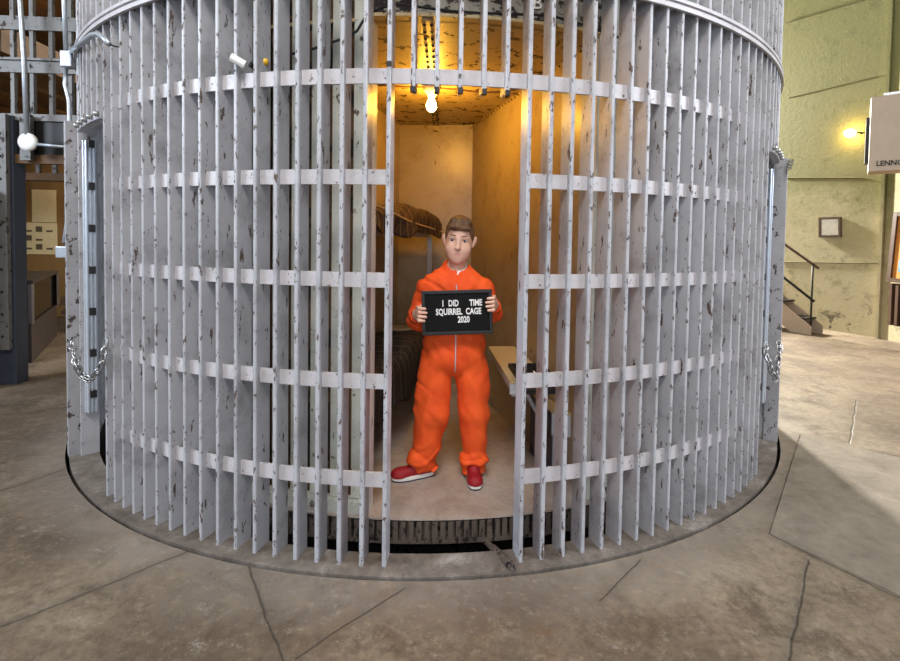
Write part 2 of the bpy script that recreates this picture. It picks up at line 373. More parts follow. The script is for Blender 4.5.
# back sheet, flat slats and ribs to the left of the opening
RS = 2.515; ZP2 = 2.95
MB().arc(RS-.045, RS-.03, ZP, ZP2, -1.45, JL).build('back_sheet', M['gap'], drum)
def onr(x, y, r):
    d = FW+RT*((x-462.7)/481.4)-UP*((y-255.6)/481.4)
    a = d.x**2+d.y**2; b = 2*(EYE.x*d.x+EYE.y*d.y); c = EYE.x**2+EYE.y**2-r*r
    return EYE+d*((-b-math.sqrt(max(0, b*b-4*a*c)))/(2*a))
def ang(x, y, r): p = onr(x, y, r); return math.atan2(p.x, -p.y)
ar = ang(343, 275, RS+.04); step = (ar-ang(261.5, 275, RS+.04))/4; right = JL-.004
for j in range(27):
    a = ar-step*j
    sl = MB(); sl.arc(RS-.012, RS, ZP+.06, ZP2, a+.0125, right, .02); sl.build('panel_slat', M['panel'], drum)
    rb = MB(); radial(rb, a, RS-.012, RS+.040, ZP+.03, ZP2, .015); rb.build('panel_rib', M['rib'], drum)
    right = a-.0025
sb = MB().arc(RS-.03, RS+.03, ZP, ZP+.055, -1.45, JL)
for aa in np.arange(-.17, -1.2, -.06): sb.ball(P(RS+.035, aa, ZP+.03), .014, 5, mi=1)
sb.build('sill_angle', [M['panel'], M['gear']], drum)
jb = MB(); radial(jb, JL+.004, RS-.06, RS+.045, ZP, ZC-.01, .018)
for z in np.arange(.25, 2.3, .16): jb.ball(P(RS+.046, JL+.004, z), .008, 5, mi=1)
jb.build('jamb', [M['rib'], M['rust']], drum)
pr = MB().arc(RS-.012, RS, ZP, ZP2, JR, PI*2-1.45); pr.build('drum_panel', M['panel'], drum)
jb = MB(); radial(jb, JR, RS-.07, RS+.02, ZP, ZC-.01, .02); jb.build('jamb', M['panel'], drum)
for aa in np.arange(JR+.07, 1.2, .075): 
    rb = MB(); radial(rb, aa, RS, RS+.02, ZP+.03, ZP2, .02); rb.build('panel_rib', M['panel'], drum)
sb = MB().arc(RS, RS+.035, ZP, ZP+.05, JR, 1.3)
for aa in np.arange(JR+.04, 1.2, .06): sb.ball(P(RS+.036, aa, ZP+.03), .014, 5, mi=1)
sb.build('sill_angle', [M['panel'], M['gear']], drum)
# the open cell
def quadwall(name, a, b, m, t=.012, z0=ZP, z1=ZC):
    a, b = Vector(a), Vector(b); d = (b-a).normalized(); nrm = Vector((-d.y, d.x))*t
    return MB().prism([a, b, b+nrm, a+nrm], z0, z1).build(name, m, drum)
BL, BR = (-.36, -.44), (.283, -.515); FL, FR = (-.864, -2.345), (.762, -2.392)
quadwall('cell_wall', FL, BL, M['cell'], .012); quadwall('cell_wall', BR, FR, M['cell'], .012); quadwall('cell_wall', BL, BR, M['cell'], .012)
MB().arc(.1, 2.50, ZC, ZC+.015, -PI, PI).arc(2.49, 2.55, ZC, ZC+.015, JL+.003, JR-.003).build('cell_ceiling', M['ceil'], drum)
def along(mb, a, b, w, z0, z1, off=0):
    a, b = Vector(a), Vector(b); d = (b-a).normalized(); nrm = Vector((-d.y, d.x)); a, b = a+nrm*off, b+nrm*off
    mb.prism([a-nrm*w/2, b-nrm*w/2, b+nrm*w/2, a+nrm*w/2], z0, z1)
sm = MB(); along(sm, (-.066, -2.53), (-.042, -.5), .05, ZC-.012, ZC+.001); sm.box((-.065, -.51, ZC-.06), (-.02, -.49, ZC-.01))
for tt in np.linspace(.02, .98, 26):
    for o in (-.017, .017):
        c = Vector((-.066, -2.53, 0)).lerp(Vector((-.042, -.5, 0)), float(tt)); sm.ball((c.x+o, c.y, ZC-.013), .0085, 4, mi=1)
sm.build('ceiling_seam', [M['ceil'], M['dark']], drum)
an = MB(); along(an, BR, FR, .04, ZC-.03, ZC, .025); along(an, FL, BL, .04, ZC-.03, ZC, .03)
for tt in np.linspace(.02, .98, 34):
    c = Vector((BR[0], BR[1], 0)).lerp(Vector((FR[0], FR[1], 0)), float(tt)); an.ball((c.x-.03, c.y, ZC-.033), .007, 4, mi=1)
an.build('ceiling_angle', [M['ceil'], M['rust']], drum)
# rim and upper tier
MB().arc(2.49, 2.55, ZC+.016, ZC+.21, JL, JR).build('drum_rim', M['rim'], drum)
MB().arc(.3, 2.6, ZC+.215, ZC+.235, JL, JR).build('upper_floor_edge', M['rim'], drum)
MB().arc(RS-.06, RS-.048, ZC+.24, 3.75, -PI, PI).build('upper_panel', M['rim'], drum)
def text(body, size, mat, name, parent, mtx, ext=.0015, align='CENTER', sx=1., off=0.):
    cu = bpy.data.curves.new(name, 'FONT'); cu.body = body; cu.size = size; cu.extrude = ext; cu.offset = off; cu.align_x = align; cu.align_y = 'CENTER'; cu.resolution_u = 3
    tmp = bpy.data.objects.new(name, cu); COL.objects.link(tmp)
    bpy.context.view_layer.update()
    me = bpy.data.meshes.new_from_object(tmp.evaluated_get(bpy.context.evaluated_depsgraph_get())); bpy.data.objects.remove(tmp)
    me.transform(mtx @ Matrix.Diagonal((sx, 1, 1, 1))); me.materials.clear(); me.materials.append(mat); me.name = name
    return link(name, me, parent)
XF = Matrix.Rotation(PI/2, 4, 'X')            # text standing up, reading from -y
text('B', .085, M['white'], 'lettering', drum, Matrix.Translation(P(2.555, .172, 2.475)) @ RB(.172) @ XF)
text('1', .055, M['white'], 'lettering', drum, Matrix.Translation(P(2.555, .192, 2.45)) @ RB(.192) @ XF)
# rod running out from below the gear over the curb
mb = MB(); p0, p1 = Vector((.235, -2.50, -.06)), Vector((.325, -2.835, .035)); mb.tube([p0, p1], .014, 10)
for j in range(9):
    c = p0.lerp(p1, .35+.075*j); mb.tube([c, c+(p1-p0).normalized()*.012], .018, 8)
tag(mb.build('iron_rod', M['gear']), 'rusty threaded iron rod lying over the curb at the foot of the doorway', 'rod')

# ------------------------------------------------------------------ things in the cell
lb = empty('ceiling_bulb', (-.062, -1.6, ZC), label='bare glowing light bulb in a white ceramic holder on the cell ceiling', cat='light bulb')
c = Vector((-.062, -1.6, ZC))
MB().lathe([(.055, -.012), (.058, -.03), (.045, -.055), (.03, -.065), (.026, -.08)], c, 20).build('bulb_holder', M['white'], lb, True)
M['bulb'] = glow('hot_bulb_glass', (255, 188, 66), 470)
MB().lathe([(.012, -.08), (.016, -.095), (.030, -.125), (.033, -.145), (.027, -.165), (.012, -.177), (.002, -.18)], c, 20).build('bulb_glass', M['bulb'], lb, True)
w = [(-.5, -1.62, ZC-.02), (-.3, -1.62, ZC-.028), (-.062, -1.6, ZC-.022), (.1, -1.6, ZC-.03), (.25, -1.62, ZC-.05), (.4, -1.66, ZC-.055), (.52, -1.7, ZC-.035), (.566, -1.72, ZC-.03)]
tag(MB().tube(w, .006, 6).build('lamp_wire', M['joist']), 'thin brown wire stapled across the cell ceiling past the bulb', 'wire')

bunk = empty('bunk_bed', (-.45, -1.4, ZP), label='steel two tier bunk bed along the left wall of the cell', cat='bunk bed')
QF, QN = Vector((-.075, -.85)), Vector((-.42, -2.25))           # far and near right corners
QFl, QNl = Vector((-.405, -.85)), Vector((-.80, -2.25))
def lerp2(t, s_): return QFl.lerp(QNl, t).lerp(QF.lerp(QN, t), s_)
def rect(mb, z0, z1, ins=0.):
    mb.prism([lerp2(0, 0), lerp2(0, 1), lerp2(1, 1), lerp2(1, 0)], z0, z1); return mb
for q in (QF, QN, QFl, QNl):
    MB().box((q.x-.018, q.y-.018, ZP), (q.x+.018, q.y+.018, 1.40 if q.y > -1 else 1.42)).build('post', M['frame'], bunk)
rect(MB(), 1.395, 1.43).build('bed_frame', M['frame'], bunk); rect(MB(), .50, .535).build('bed_frame', M['frame'], bunk)
M['ticking'] = plain('mattress_ticking', (178, 160, 128), .9, 0, .1, 20)
rect(MB(), .537, .60).build('mattress', M['ticking'], bunk, bevel=.02)
rect(MB(), 1.432, 1.53).build('mattress', M['ticking'], bunk, bevel=.02)
def plaid(name, c1, c2, c3, sc=1.):
    t = NT(name); x = t.xyz(t.map((sc, sc, sc), rot=(0, 0, -.19)))
    def lines(v, per, w):
        f = t.math('FRACT', t.math('DIVIDE', v, per)); return t.math('LESS_THAN', f, w)
    vz = t.math('ADD', x[0], t.math('MULTIPLY', x[2], -.8))
    a_, b_ = lines(x[1], .085, .10), lines(vz, .07, .10); a2, b2 = lines(x[1], .17, .5), lines(vz, .14, .5)
    c = t.mix(t.math('MULTIPLY', a2, .45), lin(c1), lin(c2)); c = t.mix(t.math('MULTIPLY', b2, .45), c, lin(c2))
    c = t.mix(t.math('MULTIPLY', t.math('MAXIMUM', a_, t.math('MULTIPLY', b_, .35)), .65), c, lin(c3)); nz = t.noise(60, 3); t.bump(nz, .3, .003)
    return t.out(c, .95)
M['plaid'] = plaid('brown_plaid_wool', (70, 50, 38), (44, 32, 26), (150, 128, 88)); M['plaid2'] = plaid('dark_plaid_wool', (40, 30, 28), (26, 22, 24), (104, 92, 76))
def blanket(name, z, hang, thick, mat, t0, t1, hump, label, seed):
    rnd = random.Random(seed); ph = [rnd.uniform(0, 6) for _ in range(6)]
    nu, nv = 44, 30; vs = []
    for i in range(nu+1):
        t = t0+(t1-t0)*i/nu; a = lerp2(t, .0); b = lerp2(t, 1.0); d = (b-a).normalized()
        e = min(i, nu-i)/nu; rnd_ = (1-(1-min(1, e*9))**2)**.5*thick
        for j in range(nv+1):
            s_ = j/nv
            wv = .012*math.sin(9*t+ph[0]+3*s_)+.008*math.sin(23*t+ph[1])+.006*math.sin(17*s_+ph[2]+5*t)
            hz = hump(t, s_)
            if s_ < .62: q = a.lerp(b, s_/.62*1.0); zz = z+rnd_+hz+wv
            else:
                u = (s_-.62)/.38; hh = (1-.45*(1-min(1, max(0, t+.03)/.1))**2)*hang[0]+(hang[1]-hang[0])*t+.015*math.sin(7*t+ph[3])+.012*math.sin(19*t+ph[4]); ang = min(1, u*3)*PI/2
                q = b+d*((.075-.03*t)*math.sin(ang)+.02*math.sin(14*t+ph[5])*u); zz = z+(rnd_+hz)*1.0+wv-.03*(1-math.cos(ang))-max(0, u-.12)*hh
            vs.append((q.x, q.y, zz))
    fs = [(i*(nv+1)+j, (i+1)*(nv+1)+j, (i+1)*(nv+1)+j+1, i*(nv+1)+j+1) for i in range(nu) for j in range(nv)]
    mb = MB().add(vs, fs); o = mb.build(name, mat, None, True)
    sd = o.modifiers.new('solid', 'SOLIDIFY'); sd.thickness = .012; sd.offset = 1
    return tag(o, label, 'blanket')
bk = blanket('plaid_blanket', 1.54, (.20, .10), .035, M['plaid'], -.025, 1.0, lambda t, s_: .015*math.sin(6*t), 'brown plaid blanket hanging over the edge of the upper bunk', 3)
blanket('plaid_blanket', .605, (.30, .30), .03, M['plaid2'], .03, 1.0, lambda t, s_: .02*math.sin(5*t), 'dark plaid blanket spread over the lower bunk', 5)
mb = MB(); pts = []
for i in range(30):
    t = -.03+1.02*i/29; b = lerp2(t, 1.0); a = lerp2(t, 0); d = (b-a).normalized(); q = b+d*(.092-.03*t)
    pts.append((q.x, q.y, 1.44+.125*max(0, t-.05)**1.1+.006*math.sin(9*t)+.05*max(0, .04-t)))
M['piping'] = plain('cream_piping', (190, 170, 120), .9)
mb.tube(pts, .006, 6).build('piping', M['piping'], bk)
t_ = MB(); t_.prism([lerp2(-.02, .02), lerp2(-.02, .98), lerp2(.10, .98), lerp2(.10, .02)], .655, .675)
tag(t_.build('bed_sheet', M['ticking'], bevel=.008), 'folded cream sheet at the far end of the lower bunk', 'sheet')

M['tan'] = plain('tan_table_enamel', (196, 176, 134), .35, 0, .08, 5); M['fascia'] = plain('grey_table_edge', (190, 192, 198), .4)
tb = empty('wall_table', (.47, -1.9, ZP), label='narrow tan steel table with grey edge fixed along the right cell wall', cat='table')
TZ = ZP+.57; tp = [(.345, -1.5), (.525, -1.5), (.60, -2.26), (.375, -2.33)]
MB().prism(tp, TZ-.012, TZ).build('tabletop', M['tan'], tb, bevel=.003)
mb = MB(); along(mb, tp[0], tp[3], .006, TZ-.045, TZ-.0125, .004); along(mb, tp[3], tp[2], .006, TZ-.065, TZ-.0125, .004); along(mb, tp[1], tp[0], .006, TZ-.045, TZ-.0125, .004)
mb.build('apron', M['fascia'], tb)
for q in ((.39, -2.30),(.36, -1.53)):
    MB().box((q[0], q[1], TZ-.085), (q[0]+.03, q[1]+.02, TZ-.014)).build('bracket', M['fascia'], tb)
mb = MB(); mb.box((.42, -2.0, TZ-.05), (.6, -1.97, TZ-.013)); mb.tube([(.45, -1.98, TZ-.04), (.63, -1.95, .3)], .012, 8); mb.build('brace', M['fascia'], tb)
bn = empty('bench', (.66, -2.1, ZP), label='low tan topped bench with grey front in the right front corner of the cell', cat='bench')
bp_ = [(.575, -1.86), (.635, -1.86), (.742, -2.24), (.625, -2.2)]; BZ = ZP+.37
MB().prism(bp_, BZ-.012, BZ).build('bench_top', M['tan'], bn, bevel=.003)
mb = MB(); along(mb, bp_[3], bp_[2], .008, BZ-.13, BZ-.0125, .005); mb.build('front_panel', M['fascia'], bn)
M['navy'] = chipped('dark_blue_steel', (58, 62, 74), (40, 34, 30), .3, 20)
mb = MB(); along(mb, bp_[0], bp_[3], .008, ZP, BZ-.0125, .005); mb.build('side_panel', M['navy'], bn)
MB().box((.632, -2.19, ZP), (.685, -2.17, BZ-.13)).build('leg', M['fascia'], bn)
def letter_board(name, W, H, mtx, lines, label, size):
    root = empty(name, mtx.translation, label=label, cat='letter board')
    f = MB(); fw = .017; d = .012
    for lo, hi in (((-W/2, H/2-fw), (W/2, H/2)), ((-W/2, -H/2), (W/2, -H/2+fw)), ((-W/2, -H/2+fw), (-W/2+fw, H/2-fw)), ((W/2-fw, -H/2+fw), (W/2, H/2-fw))):
        f.box((lo[0], -d, lo[1]), (hi[0], d, hi[1]), mtx)
    f.build('board_frame', M['board_frame'], root, bevel=.002)
    p = MB(); z = -H/2+fw
    p.box((-W/2+fw, -.004, -H/2+fw), (W/2-fw, .008, H/2-fw), mtx)
    k = -H/2+fw+.006
    while k < H/2-fw-.004: p.box((-W/2+fw, -.0065, k), (W/2-fw, -.0035, k+.0045), mtx); k += .0085
    p.build('felt_panel', M['felt'], root)
    for s_, x, z, sz in lines: text(s_, sz, M['letter'], 'lettering', root, mtx @ Matrix.Translation((x, -.0085, z)) @ XF, .001, sx=.69, off=.0014)
    return root
M['board_frame'] = plain('black_board_frame', (12, 12, 16), .5, 0, .1); M['felt'] = plain('black_felt', (9, 9, 12), .9, 0, .15, 60); M['letter'] = plain('white_plastic_letter', (235, 235, 235), .4)
tq = [ground(x, y, TZ+.02) for x, y in ((508, 366), (543, 362), (566, 390), (528, 391))]
tc = sum(tq, Vector())/4; te = ((tq[0]-tq[3])+(tq[1]-tq[2])).normalized(); tw = ((tq[1]-tq[0])+(tq[2]-tq[3])).length/2; tl = ((tq[0]-tq[3]).length+(tq[1]-tq[2]).length)/2
tm = Matrix.Translation((tc.x, tc.y, TZ+.0135)) @ Matrix.Rotation(math.atan2(-te.x, te.y), 4, 'Z') @ Matrix.Rotation(-PI/2, 4, 'X')
letter_board('letter_board', tw*.97, tl, tm, [('5', -.035, .0, .06), ('1', .01, .05, .10), ('0', .04, -.03, .06)], 'black letter board lying face up on the narrow table', .04)

# ------------------------------------------------------------------ boy
BX, BY = .09, -2.16
def L(x, y, z): return Vector((BX+x, BY+y, ZP+z))
class SDF:
    def __init__(s, lo, hi, h):
        s.lo = np.array(lo, float); s.h = h; s.n = np.ceil((np.array(hi)-s.lo)/h).astype(int)+1
        s.F = np.full(s.n, .5, np.float32)
        s.ax = [s.lo[i]+h*np.arange(s.n[i]) for i in range(3)]
    def region(s, lo, hi):
        sl = tuple(slice(max(0, int((lo[i]-s.lo[i])/s.h)), min(int(s.n[i]), int((hi[i]-s.lo[i])/s.h)+2)) for i in range(3))
        X = np.meshgrid(*[s.ax[i][sl[i]] for i in range(3)], indexing='ij'); return sl, X
    def put(s, fn, lo, hi, k=.02, mode='add', m=.05):
        sl, X = s.region(np.array(lo)-m, np.array(hi)+m)
        if min(X[0].shape) == 0: return
        d = fn(*X).astype(np.float32); A = s.F[sl]
        if mode == 'add':
            h = np.maximum(k-np.abs(A-d), 0)/k; s.F[sl] = np.minimum(A, d)-h*h*k/4
        elif mode == 'cut':
            d = -d; h = np.maximum(k-np.abs(A-d), 0)/k; s.F[sl] = np.maximum(A, d)+h*h*k/4
    def cone(s, a, b, ra, rb, k=.02, sc=(1, 1, 1), mode='add', T=None):
        a, b = np.array(a, float), np.array(b, float); q = np.array(sc, float)
        def fn(x, y, z):
            if T is not None: x, y, z = T(x, y, z)
            px, py, pz = (x-a[0])/q[0], (y-a[1])/q[1], (z-a[2])/q[2]; d = (b-a)/q; L2 = max(d@d, 1e-9)
            t = np.clip((px*d[0]+py*d[1]+pz*d[2])/L2, 0, 1)
            return (np.sqrt((px-t*d[0])**2+(py-t*d[1])**2+(pz-t*d[2])**2)-(ra+(rb-ra)*t))*min(q)
        R = max(ra, rb)*max(q)
        if T is not None: lo, hi = T.box(a, b, R)
        else: lo, hi = np.minimum(a, b)-R, np.maximum(a, b)+R
        s.put(fn, lo, hi, k, mode)
    def ell(s, c, r, k=.02, mode='add', T=None):
        c, r = np.array(c, float), np.array(r, float)
        def fn(x, y, z):
            if T is not None: x, y, z = T(x, y, z)
            px, py, pz = (x-c[0])/r[0], (y-c[1])/r[1], (z-c[2])/r[2]; k0 = np.sqrt(px*px+py*py+pz*pz)
            k1 = np.sqrt((px/r[0])**2+(py/r[1])**2+(pz/r[2])**2); return k0*(k0-1)/np.maximum(k1, 1e-6)
        R = max(r)
        if T is not None: lo, hi = T.box(c, c, R)
        else: lo, hi = c-r, c+r
        s.put(fn, lo, hi, k, mode)
    def mesh(s, name, mats, org):
        F = s.F; nx, ny, nz = F.shape; I = F < 0
        cs = [(a, b, c) for a in (0, 1) for b in (0, 1) for c in (0, 1)]
        sub = lambda A, o: A[o[0]:nx-1+o[0], o[1]:ny-1+o[1], o[2]:nz-1+o[2]]
        cnt = np.zeros((nx-1, ny-1, nz-1), np.uint8)
        for o in cs: cnt += sub(I, o)
        act = np.argwhere((cnt > 0) & (cnt < 8)); idx = np.full((nx-1, ny-1, nz-1), -1, np.int32); idx[tuple(act.T)] = np.arange(len(act))
        acc = np.zeros((len(act), 3)); num = np.zeros(len(act))
        for o in cs:
            for ax in range(3):
                if o[ax]: continue
                e = list(o); e[ax] = 1
                f0 = F[tuple((act+o).T)]; f1 = F[tuple((act+e).T)]; mk = (f0 < 0) != (f1 < 0)
                t = np.where(mk, f0/np.where(f0 == f1, 1, f0-f1), 0); p = np.array(o, float)[None]+0*acc; p[:, ax] += t
                acc[mk] += p[mk]; num[mk] += 1
        V = s.lo+s.h*(act+acc/np.maximum(num, 1)[:, None])
        Q = []
        for ax in range(3):
            u, v = (ax+1) % 3, (ax+2) % 3
            A = I; sl0 = [slice(None)]*3; sl1 = [slice(None)]*3; sl0[ax] = slice(0, -1); sl1[ax] = slice(1, None)
            ch = np.argwhere(A[tuple(sl0)] != A[tuple(sl1)])
            ch = ch[(ch[:, u] > 0) & (ch[:, v] > 0) & (ch[:, u] < F.shape[u]-1) & (ch[:, v] < F.shape[v]-1)]
            ins = A[tuple(ch.T)]
            def at(du, dv): c = ch.copy(); c[:, u] += du; c[:, v] += dv; return idx[tuple(c.T)]
            q = np.stack([at(-1, -1), at(0, -1), at(0, 0), at(-1, 0)], 1); q[~ins] = q[~ins][:, ::-1]; Q.append(q)
        Q = np.concatenate(Q); Q = Q[(Q >= 0).all(1)]
        me = bpy.data.meshes.new(name); me.from_pydata((V+np.array(org)).tolist(), [], Q.tolist())
        for m in mats: me.materials.append(m)
        me.polygons.foreach_set('use_smooth', [True]*len(me.polygons)); me.update()
        return me, V, Q
class Frame:      # head frame: local -> world rotation and centre
    def __init__(s, c, R): s.c = np.array(c, float); s.R = np.array(R, float)
    def __call__(s, x, y, z):
        x, y, z = x-s.c[0], y-s.c[1], z-s.c[2]; R = s.R
        return R[0, 0]*x+R[1, 0]*y+R[2, 0]*z, R[0, 1]*x+R[1, 1]*y+R[2, 1]*z, R[0, 2]*x+R[1, 2]*y+R[2, 2]*z
    def box(s, a, b, r):
        A, B = s.c+s.R@a, s.c+s.R@b; return np.minimum(A, B)-r, np.maximum(A, B)+r
    def w(s, p): return s.c+s.R@np.array(p, float)
hr = (Matrix.Rotation(math.radians(4.5), 3, 'Y') @ Matrix.Rotation(math.radians(-5), 3, 'Z') @ Matrix.Rotation(math.radians(3), 3, 'X'))
HD = Frame((.018, -.012, 1.288), np.array(hr))
ORG = (BX, BY, ZP)
def skin_mat():
    t = NT('skin'); n = t.noise(9, 3); c = t.ramp(n, [(.35, lin((226, 178, 156))), (.7, lin((238, 196, 176)))])
    t.b.inputs['Subsurface Weight'].default_value = .08; t.b.inputs['Subsurface Radius'].default_value = (.02, .008, .004); return t.out(c, .5)
M['skin'] = skin_mat(); M['lip'] = plain('lips', (204, 140, 126), .5, 0, .05); M['cheek'] = plain('flushed_skin', (232, 176, 158), .5, 0, .05)
boy = SDF((-.28, -.22, .0), (.28, .14, 1.45), .0031)
# head
boy.ell((0, .012, .036), (.073, .092, .090), .03, T=HD); boy.ell((0, -.020, -.030), (.065, .068, .076), .03, T=HD)
boy.ell((0, -.034, -.058), (.0630, .055, .047), .025, T=HD); boy.ell((0, -.046, -.084), (.044, .038, .030), .025, T=HD); boy.ell((0, -.060, -.101), (.022, .020, .016), .02, T=HD)
for sx in (-1, 1):
    boy.ell((sx*.036, -.056, -.036), (.030, .028, .030), .02, T=HD)
    boy.ell((sx*.033, -.091, .006), (.018, .013, .010), .014, 'cut', T=HD)
    boy.cone((sx*.014, -.083, .024), (sx*.050, -.071, .024), .008, .007, .012, T=HD)
    boy.cone((sx*.073, .006, -.020), (sx*.084, .014, .012), .011, .015, .008, (.8, 1, 1.25), T=HD); boy.ell((sx*.096, -.004, .006), (.006, .011, .017), .006, 'cut', T=HD)
    boy.ell((sx*.0075, -.098, -.034), (.0065, .007, .0055), .006, T=HD)
    boy.cone((sx*.017, -.080, .0160), (sx*.048, -.070, .0150), .0060, .0055, .004, T=HD)
    boy.cone((sx*.019, -.079, -.0035), (sx*.047, -.070, -.0025), .0040, .0036, .004, T=HD)
boy.cone((0, -.082, .010), (0, -.099, -.030), .0075, .0105, .016, T=HD)
boy.cone((-.014, -.0835, -.0625), (.014, -.0835, -.0625), .0052, .0052, .006, T=HD); boy.cone((-.012, -.0815, -.0705), (.012, -.0815, -.0705), .0062, .0062, .006, T=HD)
boy.cone((-.019, -.0925, -.0662), (.019, -.0925, -.0662), .0026, .0026, .003, mode='cut', T=HD)
# neck, trunk, limbs
boy.cone((.004, .012, 1.06), (.012, .004, 1.22), .050, .044, .03)
boy.cone((-.10, .012, 1.035), (.10, .012, 1.03), .044, .044, .03); boy.cone((0, .0, .95), (0, .0, .70), .118, .108, .05, (1, .7, 1))
boy.cone((-.05, 0, .70), (.05, 0, .70), .085, .085, .04, (1, .85, 1))
LEG = [((-.09, 0, .66), (-.115, -.01, .33), (-.165, .01, .07)), ((.09, 0, .66), (.115, -.02, .33), (.113, .015, .07))]
for h_, k_, a_ in LEG: boy.cone(h_, k_, .066, .05, .02); boy.cone(k_, a_, .05, .034, .02)
SH = [(-.142, .01, 1.022), (.142, .01, 1.015)]; EL = [(-.188, .04, .865), (.188, .03, .90)]; WR = [(-.200, -.075, .900), (.205, -.075, .955)]
for i in (0, 1):
    boy.cone(SH[i], EL[i], .042, .034, .03); boy.cone(EL[i], WR[i], .034, .024, .02)
    sx = -1 if i == 0 else 1; hz = (.916, .972)[i]; ex = (-.176, .182)[i]
    boy.cone(WR[i], (ex+sx*.016, -.118, hz), .024, .022, .02, (.7, 1, 1.2))            # palm beside the board edge
    boy.ell((ex+sx*.016, -.128, hz), (.014, .026, .040), .012)
    for f_ in range(4):
        z_ = hz+.030-.0205*f_; ln = (.020, .027, .025, .016)[f_]
        boy.cone((ex+sx*.018, -.136, z_), (ex+sx*.010, -.171, z_-.001), .0092, .0088, .004)
        boy.cone((ex+sx*.010, -.171, z_-.001), (ex-sx*ln, -.1735, z_-.003), .0088, .0072, .003)
    boy.cone((ex+sx*.014, -.108, hz+.025), (ex-sx*.022, -.122, hz+.040), .010, .0085, .006); boy.cone((ex-sx*.022, -.122, hz+.040), (ex-sx*.045, -.124, hz+.040), .0085, .007, .004)
me, V, Q = boy.mesh('person', [M['skin'], M['lip']], ORG)
hx = HD(V[:, 0], V[:, 1], V[:, 2]); lipv = (np.abs(hx[0]) < .0195-.6*np.abs(hx[2]+.0662)) & (hx[1] < -.07) & (hx[2] < -.0595) & (hx[2] > -.0745)
me.polygons.foreach_set('material_index', lipv[Q].all(1).astype(int).tolist())
person = link('person', me, None, label='person in an orange jumpsuit and red shoes holding up a letter board', cat='person')
# eyes and brows
M['eye_white'] = plain('eye_white', (206, 198, 194), .5, 0, .02); M['iris'] = plain('grey_blue_iris', (62, 70, 86), .5); M['pupil'] = plain('pupil', (14, 12, 12), .4)
def axis_m(c, R): return Matrix.Translation(Vector(c)) @ Matrix(R.tolist()).to_4x4()
for sx in (-1, 1):
    c = HD.w((sx*.033, -.0675, .0058))+np.array(ORG); mm = axis_m(c, HD.R); RR = .0135
    e = MB().ball((0, 0, 0), RR, 12); e.v = [tuple(mm @ Vector(v)) for v in e.v]; eb = e.build('eye', M['eye_white'], person, True)
    for nm, rr, off, mt in (('iris', .0074, .9, M['iris']), ('pupil', .0034, 1.0, M['pupil'])):
        d = MB(); q = RR*(1.012 if nm == 'iris' else 1.03); am = math.asin(rr/RR)
        pts = [Vector((0, -q, 0))]+[Vector((q*math.sin(am*f)*math.cos(2*PI*k/16), -q*math.cos(am*f), q*math.sin(am*f)*math.sin(2*PI*k/16))) for f in (.5, 1) for k in range(16)]
        d.add([mm @ v for v in pts], [(0, 1+k, 1+(k+1) % 16) for k in range(16)]+[(1+k, 17+k, 17+(k+1) % 16, 1+(k+1) % 16) for k in range(16)]); d.build(nm, mt, eb, True)
M['hair'] = None
def hair_mat():
    t = NT('short_brown_hair'); n = t.noise(60, 5, .7, t.map((1.4, .5, .25))); x = t.xyz()
    c = t.ramp(n, [(.3, lin((70, 46, 30))), (.55, lin((112, 78, 48))), (.75, lin((154, 114, 70)))]); t.bump(n, .8, .006); return t.out(c, .5)
M['hair'] = hair_mat()
for sx in (-1, 1):
    pts = [HD.w((sx*q[0], q[1], q[2]))+np.array(ORG) for q in ((.014, -.0915, .0290), (.026, -.0885, .0320), (.040, -.0815, .0325), (.052, -.0705, .0290))]
    MB().tube(pts, [.0018, .0026, .0024, .0010], 6).build('eyebrow', M['hair'], person, True)
hs = SDF((-.12, -.15, 1.15), (.15, .15, 1.47), .003)
def hairfn(x, y, z):
    x, y, z = HD(x, y, z); r = np.array((.0775, .0985, .1035)); px, py, pz = x/r[0], (y-.012)/r[1], (z-.036)/r[2]
    k0 = np.sqrt(px*px+py*py+pz*pz); k1 = np.sqrt((px/r[0])**2+(py/r[1])**2+(pz/r[2])**2); d = k0*(k0-1)/np.maximum(k1, 1e-6)
    ang = np.arctan2(x, -y); d += .0022*np.sin(38*ang+40*z+3*np.sin(60*z))+.0015*np.sin(90*ang-30*z)+.003*np.sin(60*x+20)*np.clip((z-.08)*12, 0, 1)
    front = np.clip((-y-.005)/.05, 0, 1); back = np.clip((y-.02)/.05, 0, 1)
    fr = .056+.004*np.sin(70*x+.6)+.006*np.clip(x/.05, -1, 1)*np.clip(x/.05, -1, 1)-.03*np.clip((np.abs(x)-.050)/.016, 0, 1)
    mid = -.006+.02*np.clip((.0-y)/.02, 0, 1)*0
    line = fr*front+(1-front)*(mid*(1-back)-.062*back)
    return np.maximum(d, (line-z)*.8)
hs.put(hairfn, (-.12, -.15, 1.15), (.15, .15, 1.47), .004, m=0)
hs.cone((-.044, -.073, .076), (.044, -.075, .072), .014, .015, .012, T=HD); hs.cone((-.036, -.055, .106), (.040, -.05, .104), .020, .021, .02, T=HD)
hm, _, _ = hs.mesh('hair', [M['hair']], ORG); link('hair', hm, person)
